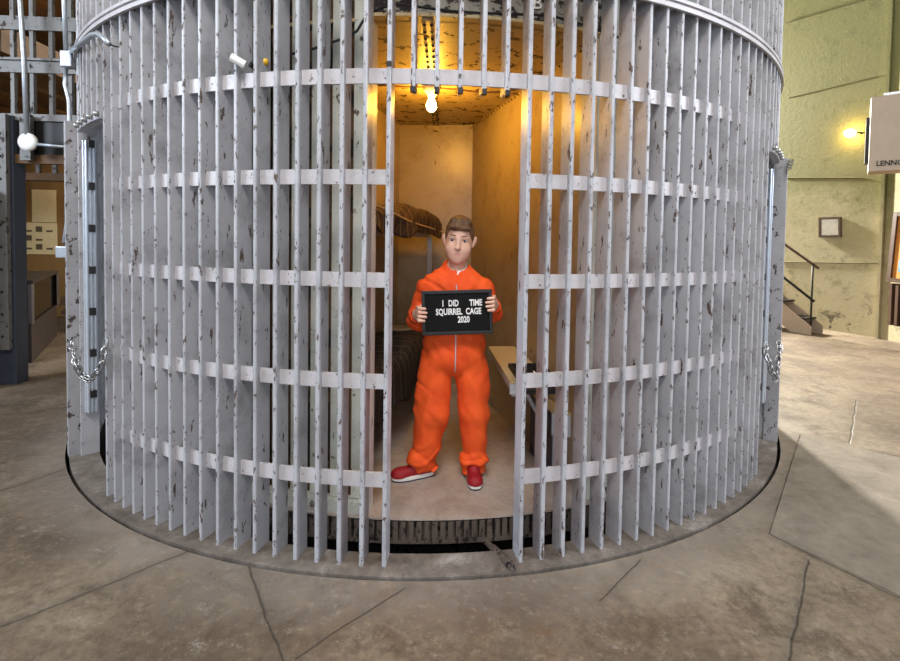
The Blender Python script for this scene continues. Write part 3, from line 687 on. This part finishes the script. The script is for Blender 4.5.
# jumpsuit
def cloth_mat():
    t = NT('orange_cotton'); n = t.noise(7, 5, .65); f = t.noise(180, 2)
    c = t.ramp(n, [(.3, lin((226, 74, 18))), (.7, lin((246, 98, 30)))]); t.bump(t.math('ADD', n, t.math('MULTIPLY', f, .12)), .35, .02); return t.out(c, .8)
M['orange'] = cloth_mat()
js = SDF((-.32, -.22, .02), (.32, .2, 1.24), .0046)
js.cone((0, 0, .97), (0, .0, .72), .158, .164, .05, (1, .72, 1)); js.cone((-.10, .005, 1.02), (.10, .005, 1.015), .072, .072, .06)
js.cone((0, .012, 1.055), (.008, .016, 1.150), .088, .060, .05, (1.1, .98, 1))
for sx in (-1, 1): js.cone((sx*.125, .008, 1.030), (sx*.045, .016, 1.100), .066, .058, .04)
js.cone((-.065, 0, .665), (.065, 0, .665), .104, .104, .04, (1, .95, 1))
LG = [((-.092, 0, .62), (-.118, -.01, .36), (-.158, .0, .075), .096, .102, .070), ((.094, 0, .62), (.118, -.015, .36), (.114, .005, .07), .096, .086, .064)]
for h_, k_, a_, r0, r1, r2 in LG:
    js.cone(h_, k_, r0, r1, .012, (1, .95, 1)); js.cone(k_, a_, r1, r2, .02, (1, .95, 1))
js.cone((-.004, 0, .560), (-.012, 0, .30), .004, .012, .012, (1, 14, 1), 'cut')
js.ell((-.19, -.02, .12), (.055, .07, .045), .03); js.ell((.116, -.02, .10), (.075, .075, .035), .03); js.ell((-.145, .01, .075), (.070, .07, .032), .02); js.ell((.114, .0, .048), (.064, .066, .034), .02)
for i in (0, 1):
    js.cone(SH[i], EL[i], .072, .060, .03); w_ = Vector(EL[i]).lerp(Vector(WR[i]), .78); js.cone(EL[i], tuple(w_), .062, .046, .03)
    js.ell((EL[i][0]+(-.018 if i == 0 else .02), EL[i][1], EL[i][2]-.015), (.050, .055, .055), .03)
def wr(x, y, z):
    return z
XX = np.meshgrid(*js.ax, indexing='ij'); x, y, z = XX
up = np.clip((z-.62)/.1, 0, 1); lo_ = 1-up
def crease(p, w=.35): return np.maximum(0, np.sin(p)-w)/(1-w)
ws = .0035*np.sin(34*z+16*np.abs(x)+9*y+2*np.sin(14*x))*np.sin(11*y+7*x+9*z)+.0012*np.sin(95*x+18*z+3*np.sin(17*z))
ws += .007*crease(40*z-30*np.abs(x)+8*y+2.2*np.sin(13*z+6*x))*np.clip(.5+np.sin(9*x+7*z+1), 0, 1)
leg_fold = -.008*crease(64*z+26*(np.abs(x)-.1)+14*y+1.5*np.sin(30*x))*np.clip((.24-z)/.12, 0, 1)+.009*crease(30*(np.abs(x)-.12)+17*z+5*y+1.4*np.sin(9*z))*np.clip((.62-z)/.1, 0, 1)
torso_f = .004*crease(42*x+7*np.sin(8*z)+9*z)*up
js.F += (ws+leg_fold+torso_f).astype(np.float32)*(np.abs(js.F) < .2); del XX, x, y, z
for i in (0, 1):     # openings: neck, cuffs, hems
    d = Vector(WR[i])-Vector(EL[i]); d.normalize(); c0 = Vector(EL[i]).lerp(Vector(WR[i]), .80)
    js.cone(tuple(c0+d*.01), tuple(c0+d*.1), .034, .05, .004, mode='cut')
js.cone((.008, .004, 1.130), (.014, -.012, 1.25), .055, .066, .006, mode='cut'); js.cone((.004, -.105, 1.080), (.010, -.088, 1.185), .006, .064, .006, mode='cut')
js.ell((-.150, -.01, .028), (.055, .06, .018), .01, 'cut'); js.ell((.114, -.02, .010), (.05, .06, .012), .01, 'cut')
jm, JV, _ = js.mesh('jumpsuit', [M['orange']], ORG); suit = link('jumpsuit', jm, person)
def surf_y(sdf, x, z):
    ix = int(round((x-sdf.lo[0])/sdf.h)); iz = int(round((z-sdf.lo[2])/sdf.h)); col = sdf.F[ix, :, iz]; j = int(np.argmax(col < 0))
    return sdf.ax[1][j]
pts = [L(.004, surf_y(js, .004, z)-.0035, z) for z in np.arange(1.06, .60, -.01)]
mb = MB(); mb.tube(pts, .0035, 6); mb.build('zipper', M['fascia'], suit, True)
vt = SDF((-.13, -.14, .99), (.14, .12, 1.21), .004); vt.cone((.004, .004, 1.0), (.010, .004, 1.150), .105, .056, .01, (1, .90, 1)); vt.cone((.01, -.012, 1.160), (.014, -.016, 1.24), .046, .060, .004, mode='cut')
vm, _, _ = vt.mesh('undershirt', [M['white']], ORG); link('undershirt', vm, person)
# shoes
M['red'] = plain('red_shoe_mesh', (150, 18, 30), .65, 0, .15, 60); M['sole'] = plain('white_rubber_sole', (226, 224, 222), .5); M['sole_dark'] = plain('dark_outsole', (44, 46, 58), .6)
def shoe(c, ang, ln):
    ca, sa = math.cos(ang), math.sin(ang)     # direction of the toe in the ground plane
    T = Frame((c[0], c[1], 0), np.array(((-sa, -ca, 0), (ca, -sa, 0), (0, 0, 1)))) # local -y = toe direction
    s1 = SDF((-.45, -.32, 0), (.3, .16, .13), .0038)
    hl, tl = .40*ln, -.60*ln
    s1.cone((0, hl-.034, .045), (0, tl+.036, .034), .034, .033, .02, (1, 1, .9), T=T); s1.cone((0, hl-.05, .075), (0, -.02, .062), .036, .03, .02, T=T); s1.ell((0, tl+.05, .032), (.041, .05, .026), .02, T=T)
    def cutlow(x, y, z): return z-.020
    s1.put(cutlow, (-.45, -.32, 0), (.3, .16, .13), .003, 'cut', m=0)
    m1, _, _ = s1.mesh('shoe', [M['red']], ORG); so = link('shoe', m1, person)
    for nm, z0, z1, gr, mt in (('sole', .008, .0235, .0025, M['sole']), ('outsole', .0, .0085, 0., M['sole_dark'])):
        pb = MB(); poly = []
        for k in range(32):
            a = 2*PI*k/32; yy = (hl+tl)/2+(hl-tl)/2*math.sin(a)*1.0; wd = .034+.010*max(0, min(1, (-yy-.0)/.08)); u = math.copysign(abs(math.cos(a))**.7, math.cos(a))
            q = T.w(((wd+gr)*u, yy, 0)); poly.append((q[0]+BX, q[1]+BY))
        pb.prism(poly, ZP+z0, ZP+z1+(.004 if nm == 'sole' else 0)); pb.build(nm, mt, so, bevel=.003)
    return so
shoe((-.19, -.012), math.radians(197), .235)
shoe((.114, -.045), math.radians(-88), .20)
# held board
SM = Matrix.Translation(L(.008, -.150, .924)) @ Matrix.Rotation(math.radians(-2.2), 4, 'Y') @ Matrix.Rotation(math.radians(-3), 4, 'X')
letter_board('letter_board', .36, .226, SM, [('I', -.072, .046, .044), ('DID', -.018, .046, .044), ('TIME', .096, .046, .044), ('SQUIRREL', -.042, .003, .044), ('CAGE', .083, .003, .044), ('2020', .032, -.038, .044)],
             'black letter board reading I DID TIME held by the child', .03)

# ------------------------------------------------------------------ bits on the cage
M['amberp'] = plain('yellow_plastic', (214, 168, 34), .4)
t0, t1 = onr(231, 57, RB_+.03), onr(245, 65, RB_+.0)
tag(MB().tube([t0, t0.lerp(t1, .5), t1], .017, 12).build('paper_tag', M['white']), 'small rolled white tag hooked on a bar above the top band', 'tag')
ck = empty('wire_clamp', onr(258, 70, RB_-.05), label='small dark clamp with yellow core behind the bars above the top band', cat='clamp')
MB().tube([onr(250, 64, RB_-.03), onr(255, 67, RB_-.05), onr(262, 71, RB_-.06)], .014, 8).build('clamp_body', M['dark'], ck)
MB().ball(onr(265, 62, RB_-.06), .016, 6).build('clamp_core', M['amberp'], ck, True)
w = [(287, 55), (310, 50), (330, 43), (345, 38), (357, 31), (366, 16), (380, 8), (398, 4), (420, 7), (450, 11), (480, 13), (510, 14), (540, 15), (556, 17), (575, 22), (600, 31), (620, 38), (645, 42), (662, 46)]
tag(MB().tube([onr(x, y, 2.61) for x, y in w], .006, 6).build('cable', M['black']), 'black cable drooping along the drum rim behind the bars', 'cable')
yt = empty('pull_tag', onr(245, 353, 2.60), label='round yellow tag hanging on a thin cord behind the bars left of the doorway', cat='tag')
MB().tube([onr(246, 98, 2.60), onr(243, 200, 2.60), onr(243, 300, 2.60), onr(245, 346, 2.60)], .005, 6).build('cord', M['black'], yt)
MB().lathe([(.002, -.012), (.026, -.010), (.03, 0), (.026, .010), (.002, .012)], onr(245, 353, 2.60), 16, Matrix.Rotation(PI/2, 3, 'X')).build('disc', M['amberp'], yt, True)
def chain(pts, name, label, n=22, R=.021, r=.005):
    pts = [Vector(p) for p in pts]
    def at(u):
        u *= len(pts)-1; i = min(int(u), len(pts)-2); return pts[i].lerp(pts[i+1], u-i)
    mb = MB()
    for k in range(n):
        c, t = at((k+.5)/n), (at(min(1, (k+1)/n))-at(k/n)).normalized(); s_ = t.orthogonal().normalized()
        s_ = Matrix.Rotation(PI/2*(k % 2)+.4, 3, t) @ s_
        loop = [c+t*(R*1.25*math.cos(2*PI*j/10))+s_*(R*.72*math.sin(2*PI*j/10)) for j in range(11)]
        mb.tube(loop, r, 5, cap=False)
    return tag(mb.build(name, M['steel'], None, True), label, 'chain')
chain([onr(72, 340, 2.86), onr(74, 355, 2.88), onr(77, 366, 2.88), onr(82, 376, 2.86), onr(90, 380, 2.84), onr(97, 372, 2.83), onr(103, 362, 2.82), onr(106, 340, 2.81)], 'chain', 'steel chain looped between the post and bars at the left end of the cage', 20)
pd = lambda x, y, d: EYE+(FW+RT*((x-462.7)/481.4)-UP*((y-255.6)/481.4))*d
chain([pd(766, 344, 3.16), pd(765, 354, 3.14), pd(769, 362, 3.12), pd(772, 372, 3.12), pd(776, 379, 3.12), pd(777, 366, 3.12), pd(780, 350, 3.14), pd(779, 343, 3.16)], 'chain', 'steel chain dangling from the post at the right end of the cage', 20)
# conduits on the left end
cn = empty('conduit', P(2.86, -.95, 0), label='galvanised conduit with junction boxes clipped to the left cage post', cat='conduit')
pc = lambda x, y, d=3.02: EYE+(FW+RT*((x-462.7)/481.4)-UP*((y-255.6)/481.4))*d
MB().tube([pc(63, -60), pc(64, 0), pc(66, 50)], .013, 8).build('pipe', M['zinc'], cn, True)
MB().tube([pc(66, 68), pc(65, 85), pc(69, 100), pc(70, 130), pc(69, 190), pc(67, 225), pc(64, 243)], .012, 8).build('pipe', M['zinc'], cn, True)
MB().tube([pc(70, 52, 2.98)]+[onr(x, y, 2.83) for x, y in ((80, 44), (92, 35), (98, 34), (104, 38), (109, 44))], .013, 8).build('pipe', M['zinc'], cn, True)
MB().tube([onr(109, 44, 2.83), onr(114, 46, 2.81), onr(118, 47, 2.79)], .004, 6).build('wire_end', M['black'], cn)
for x, y, w_, h_ in ((69, 60, .034, .05), (64.5, 252, .034, .036)):
    c = pc(x, y, 2.99); MB().box((-w_, -.03, -h_), (w_, .03, h_), Matrix.Translation(c)).build('junction_box', M['zinc'], cn, bevel=.006)
# ------------------------------------------------------------------ left: barred partition and the room behind
pa = empty('bar_partition', (-3.9, -.2, 0), label='grey steel partition of bars over a doorway left of the cage', cat='partition')
YP = -.2
for j in range(-2, 12):
    xx = -3.66-.165*j
    MB().box((xx-.018, YP-.018, 2.42), (xx+.018, YP+.018, 4.3)).build('vertical_bar', M['old'], pa, bevel=.003)
for z_, h_ in ((2.41, .03), (2.86, .055), (3.24, .06), (3.75, .06)):
    MB().box((-5.6, YP-.03, z_-h_), (-3.0, YP-.012, z_+h_)).build('horizontal_band', M['old'], pa)
MB().box((-5.6, YP-.05, 2.91), (-3.0, YP-.02, 2.93)).build('angle_edge', M['old'], pa)
MB().box((-5.6, YP-.01, 2.08), (-3.0, YP+.01, 2.40)).build('transom_panel', M['dark'], pa)
MB().box((-5.6, YP-.03, 2.0), (-3.0, YP+.03, 2.08)).build('lintel', M['joist'], pa)
p_ = MB(); p_.box((-3.95, YP-.1, .33), (-3.82, YP-.06, 2.42)); [p_.ball((-3.87, YP-.102, z_), .012, 5, mi=1) for z_ in np.arange(.45, 2.4, .2)]
p_.build('riveted_plate', [M['old'], M['dark']], pa)
MB().box((-3.71, YP-.09, 2.02), (-3.62, YP-.05, 2.42)).build('riveted_plate', M['old'], pa)
MB().box((-4.05, YP-.05, 0), (-3.80, YP+.08, 2.42)).build('door_post', M['navy'], pa, bevel=.004)
MB().box((-4.03, YP-.22, 0), (-3.9, YP-.13, 1.75)).build('door_leaf', M['navy'], pa, bevel=.004)
cn2 = empty('conduit', (-3.7, YP-.14, 2), label='white conduit dropping to a round box on the left partition', cat='conduit')
po = lambda x, y: onwall((x, y), (0, YP-.16, 0), (0, -1, 0))
MB().tube([po(17, -40), po(20, 0), po(24, 60), po(27, 135)], .02, 8).build('pipe', M['zinc'], cn2, True)
MB().tube([po(34, 144), po(66, 147)], .013, 8).build('pipe', M['zinc'], cn2, True)
MB().lathe([(.05, -.02), (.078, -.012), (.078, .012), (.05, .02)], po(28, 142), 20, Matrix.Rotation(PI/2, 3, 'X')).build('round_box', M['white'], cn2, True)
dc = empty('display_case', (-4.6, 1.1, 0), label='dark wooden display case with glass side through the left doorway', cat='display case')
ca, cb = Vector((-4.286, .516)), Vector((-5.097, 1.915)); dd = (cb-ca).normalized(); nn = Vector((-dd.y, dd.x))
if nn.x > 0: nn = -nn
Wd = .55
MB().prism([ca, cb, cb+nn*Wd, ca+nn*Wd], 0, .42).build('case_base', M['wood'], dc, bevel=.004)
M['glass'] = None
gt = NT('dark_case_glass'); gt.b.inputs['Transmission Weight'].default_value = .6; M['glass'] = gt.out(lin((26, 24, 22)), .1)
ins = lambda k: [ca+(dd-0*nn)*k+nn*k, cb-dd*k+nn*k, cb-dd*k+nn*(Wd-k), ca+dd*k+nn*(Wd-k)]
MB().prism(ins(.02), .42, .84).build('glass_box', M['glass'], dc)
MB().prism([ca-dd*.02-nn*.02, cb+dd*.02-nn*.02, cb+dd*.02+nn*(Wd+.02), ca-dd*.02+nn*(Wd+.02)], .84, .88).build('case_top', M['wood'], dc, bevel=.004)
for q in ins(.0):
    MB().box((q.x-.018, q.y-.018, .42), (q.x+.018, q.y+.018, .84)).build('corner_post', M['wood'], dc)
M['paper'] = plain('yellowed_paper', (214, 190, 140), .8, 0, .06); M['ink'] = plain('faded_ink', (90, 74, 50), .8)
def wallsheet(name, px, y_, mat, label, cat):
    (x0, y0), (x1, y1) = px; a = onwall((x0, y1), (0, y_, 0), (0, -1, 0)); b = onwall((x1, y0), (0, y_, 0), (0, -1, 0))
    return a, b
for (px, lab, marks) in ((((32, 190), (56, 222)), 'plain yellowed notice pinned high on the amber wall', False), (((20, 223), (57, 254)), 'yellowed poster with small pictures pinned below the plain notice', True)):
    a, b = wallsheet('notice', px, 3.48, None, '', ''); r0 = MB().box((a.x, 3.482, a.z), (b.x, 3.496, b.z)).build('paper_notice', M['paper'], None, label=lab, cat='notice')
    r0['group'] = 'paper notices on the amber wall'
    if marks:
        mk = MB()
        for i in range(3):
            for j in range(3):
                if (i, j) in ((2, 1),): continue
                x_ = a.x+(b.x-a.x)*(.15+.28*i); z_ = a.z+(b.z-a.z)*(.15+.28*j); mk.box((x_, 3.478, z_), (x_+.1, 3.481, z_+(.09 if (i+j) % 2 else .03)))
        mk.build('picture_print', M['ink'], r0)
for k in range(5):
    x_ = -6.4+.55*k
    tag(MB().box((x_, -.05, 3.05), (x_+.14, 3.46, 3.3)).build('ceiling_joist', M['joist']), 'brown wooden joist under the gallery beyond the barred partition', 'joist', 'gallery joists')
tag(MB().box((-7.4, -.15, 4.32), (-3.1, 3.5, 4.42)).build('ceiling_gallery', M['joist']), 'dark gallery floor over the room on the left', 'ceiling', kind='structure')
rail = empty('gallery_rail', (-5, 2.2, 2.4), label='row of dark upright bars with a wooden rail behind the partition', cat='railing')
MB().box((-7.2, 2.2, 2.78), (-3.2, 2.26, 2.88)).build('top_rail', M['joist'], rail)
for k in range(16):
    x_ = -6.9+.22*k; MB().box((x_, 2.21, 2.2), (x_+.05, 2.25, 2.78)).build('upright', M['old'], rail)
MB().box((-7.2, 2.15, 2.1), (-3.2, 2.3, 2.2)).build('bottom_rail', M['joist'], rail)

# ------------------------------------------------------------------ right side
M['beige'] = plain('beige_enamel', (164, 146, 130), .5, 0, .05, 6); M['brown'] = plain('brown_frame_wood', (74, 52, 38), .5, 0, .2, 12)
hu = empty('unit_heater', (5.6, 1.05, 2.7), label='beige wall mounted unit heater with black lettering at the upper right', cat='heater')
a = onwall((868, 172), (0, .8, 0), (0, -1, 0)); ang = -.72
HM = Matrix.Translation((a.x, .8, a.z)) @ Matrix.Rotation(ang, 4, 'Z')
MB().box((0, 0, 0), (.95, .32, .89), HM).build('housing', M['beige'], hu, bevel=.012)
MB().box((-.035, .05, .12), (-.001, .26, .66), HM).build('side_vent', M['dark'], hu)
text('LENNOX', .085, M['dark'], 'lettering', hu, HM @ Matrix.Translation((.07, -.003, .09)) @ XF, .002, 'LEFT', .86, .002)
mb = MB(); mb.box((.12, .1, .90), (.9, .16, .94), HM); mb.tube([HM @ Vector((.6, .13, .94)), HM @ Vector((.6, .13, 1.9))], .015, 8); mb.tube([HM @ Vector((.8, .13, .94)), HM @ Vector((.8, .13, 1.9))], .015, 8)
mb.build('hanger', M['zinc'], hu)
pl_ = onwall((854, 134), PA, NA, .12)
wl = empty('wall_lamp', pl_, label='round glowing lamp on a short arm on the green wall', cat='wall lamp')
M['lampglow'] = glow('lamp_glass', (255, 214, 110), 75)
MB().ball(pl_, .075, 10, (1, 1, .8)).build('lamp_globe', M['lampglow'], wl, True)
MB().tube([pl_+Vector((.06, -.02, 0)), onwall((861, 133), PA, NA, .08), onwall((862, 133), PA, NA, .0)], .014, 8).build('arm', M['dark'], wl, True)
def framed(name, px, A, nrm, fw, label, cat, fm, inner):
    root = empty(name, onwall(px[0], A, nrm, .01), label=label, cat=cat)
    q = [onwall(p, A, nrm, .0) for p in px]; nv = Vector(nrm).normalized(); c = sum(q, Vector())/4
    f = MB(); ii = [c+(p-c)*(1-fw) for p in q]
    for i in range(4):
        j = (i+1) % 4; base = [q[i], q[j], ii[j], ii[i]]; vs = [p+nv*.004 for p in base]+[p+nv*.045 for p in base]
        f.add(vs, [(3, 2, 1, 0), (4, 5, 6, 7)]+[(k, (k+1) % 4, 4+(k+1) % 4, 4+k) for k in range(4)])
    f.build('frame', fm, root)
    vs = [p+nv*.006 for p in ii]+[p+nv*.02 for p in ii]; MB().add(vs, [(3, 2, 1, 0), (4, 5, 6, 7)]+[(k, (k+1) % 4, 4+(k+1) % 4, 4+k) for k in range(4)]).build('sheet', inner, root)
    return root, ii, nv
framed('picture_frame', [(820, 217.5), (842, 217), (842, 237), (820, 237.5)], PA, NA, .2, 'small brown frame with white page on the right wall', 'picture frame', M['brown'], M['white'])
M['cork'] = plain('orange_cork', (196, 128, 58), .8, 0, .2, 40)
def vq(A_, s0, s1, z0, z1):   # rectangle on the front wall between two distances along it
    d = (WA2-WA0).normalized(); return [WA0+d*s0, WA0+d*s1, z0, z1]
w0 = (WA2-WA0).normalized()
def wb(s, z, off=0.): p = WA0+w0*s; return Vector((p.x+NB.x*off, p.y+NB.y*off, z))
bbq = empty('bulletin_board', wb(.3, .9, .1), label='orange cork notice board in a brown frame at the right edge', cat='notice board')
tilt = [wb(.27, .88, .12), wb(1.6, .88, .12), wb(1.6, 1.86, .06), wb(.27, 1.86, .06)]
def slab(pts, th, nv):
    n = len(pts); return MB().add([p for p in pts]+[p+nv*th for p in pts], [tuple(range(n))[::-1], tuple(range(n, 2*n))]+[(k, (k+1) % n, n+(k+1) % n, n+k) for k in range(n)])
slab(tilt, .02, NB).build('cork_panel', M['cork'], bbq)
fr = MB()
for i in range(4):
    p, q = tilt[i], tilt[(i+1) % 4]; d = (q-p).normalized(); o = NB.cross(d)*.05
    vv = [p-o*.2, q-o*.2, q+o, p+o]; b0 = len(fr.v); fr.add([x+NB*.0 for x in vv]+[x+NB*.05 for x in vv], [(3, 2, 1, 0), (4, 5, 6, 7)]+[(k, (k+1) % 4, 4+(k+1) % 4, 4+k) for k in range(4)])
fr.build('frame', M['brown'], bbq)
M['photo'] = plain('blue_photo_print', (96, 148, 170), .5, 0, .5, 30)
for k, (s0, z0, w_, h_, m_, lab) in enumerate(((.44, 1.30, .3, .2, M['white'], 'white card pinned higher on the cork board'), (.40, 1.02, .3, .18, M['photo'], 'blue print pinned lower on the cork board'))):
    f = lambda z: .12-(z-.88)/.98*.06+.022
    q = [wb(s0, z0, f(z0)), wb(s0+w_, z0, f(z0)), wb(s0+w_, z0+h_, f(z0+h_)), wb(s0, z0+h_, f(z0+h_))]
    slab(q, .003, NB).build('pinned_card', m_, None, label=lab, cat='card', group='cards on the cork board')
rd = empty('radiator', wb(.3, .25, .1), label='dark ribbed radiator below the cork board', cat='radiator')
for k in range(12):
    s_ = .28+.1*k; MB().add([wb(s_, .25, .03), wb(s_+.045, .25, .03), wb(s_+.045, .85, .03), wb(s_, .85, .03)]+[wb(s_, .25, .14), wb(s_+.045, .25, .14), wb(s_+.045, .85, .14), wb(s_, .85, .14)],
        [(3, 2, 1, 0), (4, 5, 6, 7)]+[(q, (q+1) % 4, 4+(q+1) % 4, 4+q) for q in range(4)]).build('fin', M['brown'], rd)
MB().add([wb(.29, .3, .05), wb(1.35, .3, .05), wb(1.35, .8, .05), wb(.29, .8, .05)]+[wb(.29, .3, .09), wb(1.35, .3, .09), wb(1.35, .8, .09), wb(.29, .8, .09)], [(3, 2, 1, 0), (4, 5, 6, 7)]+[(q, (q+1) % 4, 4+(q+1) % 4, 4+q) for q in range(4)]).build('back_plate', M['dark'], rd)
# stairs climbing away behind the cage
st = empty('staircase', (5.65, 2.24, 0), label='short steel stair with thin handrail climbing behind the cage at right', cat='staircase')
sd_ = Vector((-.39, .92, 0)); sn = Vector((-.92, -.39, 0)); s0 = Vector((5.72, 2.3, 0)); Wst = .30
def sp_(u, z, off=0.): p = s0+sd_*u+sn*(-off); return Vector((p.x, p.y, z))
for off, nm in ((0, 'stringer'), (Wst, 'stringer')):
    a_ = [sp_(0, 0, off), sp_(.3, 0, off), sp_(2.4, 1.45, off), sp_(2.4, 1.80, off), sp_(0, .13, off)]; slab(a_, .02, sn).build(nm, M['beige'], st)
for k in range(7):
    u = .1+.33*k; z_ = .22+.235*k; q = [sp_(u, z_, 0), sp_(u+.3, z_, 0), sp_(u+.3, z_, Wst), sp_(u, z_, Wst)]
    tr = slab(q, .03, Vector((0, 0, 1))).build('tread', M['dark'], st)
    q = [sp_(u-.02, z_+.031, -.04), sp_(u+.07, z_+.031, -.04), sp_(u+.05, z_+.031, Wst), sp_(u-.01, z_+.031, Wst)]; slab(q, .006, Vector((0, 0, 1))).build('nosing', M['amberp'], tr)
MB().tube([sp_(-.06, 1.03), sp_(2.4, 2.75)], .02, 8).build('handrail', M['brown'], st, True)
MB().tube([sp_(-.02, .52), sp_(2.4, 2.25)], .02, 8).build('middle_rail', M['dark'], st, True)
for u in (.02, 1.0, 2.0): MB().tube([sp_(u, u*.72), sp_(u, 1.08+u*.70)], .014, 8).build('baluster', M['dark'], st, True)

# ------------------------------------------------------------------ light
w = bpy.data.worlds.new('world'); S.world = w; w.use_nodes = True
w.node_tree.nodes['Background'].inputs[0].default_value = (.66, .79, 1, 1); w.node_tree.nodes['Background'].inputs[1].default_value = .26
def area(name, loc, target, sx, sy, power, color):
    l = bpy.data.lights.new(name, 'AREA'); l.shape = 'RECTANGLE'; l.size = sx; l.size_y = sy; l.energy = power; l.color = color
    o = bpy.data.objects.new(name, l); COL.objects.link(o); o.location = loc
    o.rotation_euler = (Vector(target)-Vector(loc)).to_track_quat('-Z', 'Y').to_euler(); return o
area('left_window_daylight', (-7.8, -5.2, 4.0), (-.4, -2.2, 1.3), 3.2, 2.4, 590, (.78, .88, 1))
area('right_window_daylight', (7.6, -5.0, 4.0), (.4, -2.2, 1.3), 3.0, 2.2, 520, (.86, .91, 1))
area('high_window_daylight', (-.2, -5.9, 6.0), (0, -2.8, 2.0), 3, 2.0, 380, (1, .95, .89))
area('front_fill_light', (.3, -10.5, 2.6), (.1, -2, 1.1), 2.4, 2.0, 170, (.92, .95, 1))  # unseen fill light added behind the camera to brighten boy and cell
area('stair_window_daylight', (4.25, 6.9, 4.4), (3.9, 0, 0), .35, .7, 2500, (1, .95, .84))
l = bpy.data.lights.new('room_bulb', 'POINT'); l.energy = 8; l.color = (1, .62, .2); l.shadow_soft_size = .08
o = bpy.data.objects.new('room_bulb', l); COL.objects.link(o); o.location = (-5.6, 2.9, 2.3)
l = bpy.data.lights.new('gallery_bulb', 'POINT'); l.energy = 4; l.color = (1, .62, .2); l.shadow_soft_size = .08
o = bpy.data.objects.new('gallery_bulb', l); COL.objects.link(o); o.location = (-5.2, 1.4, 3.9)
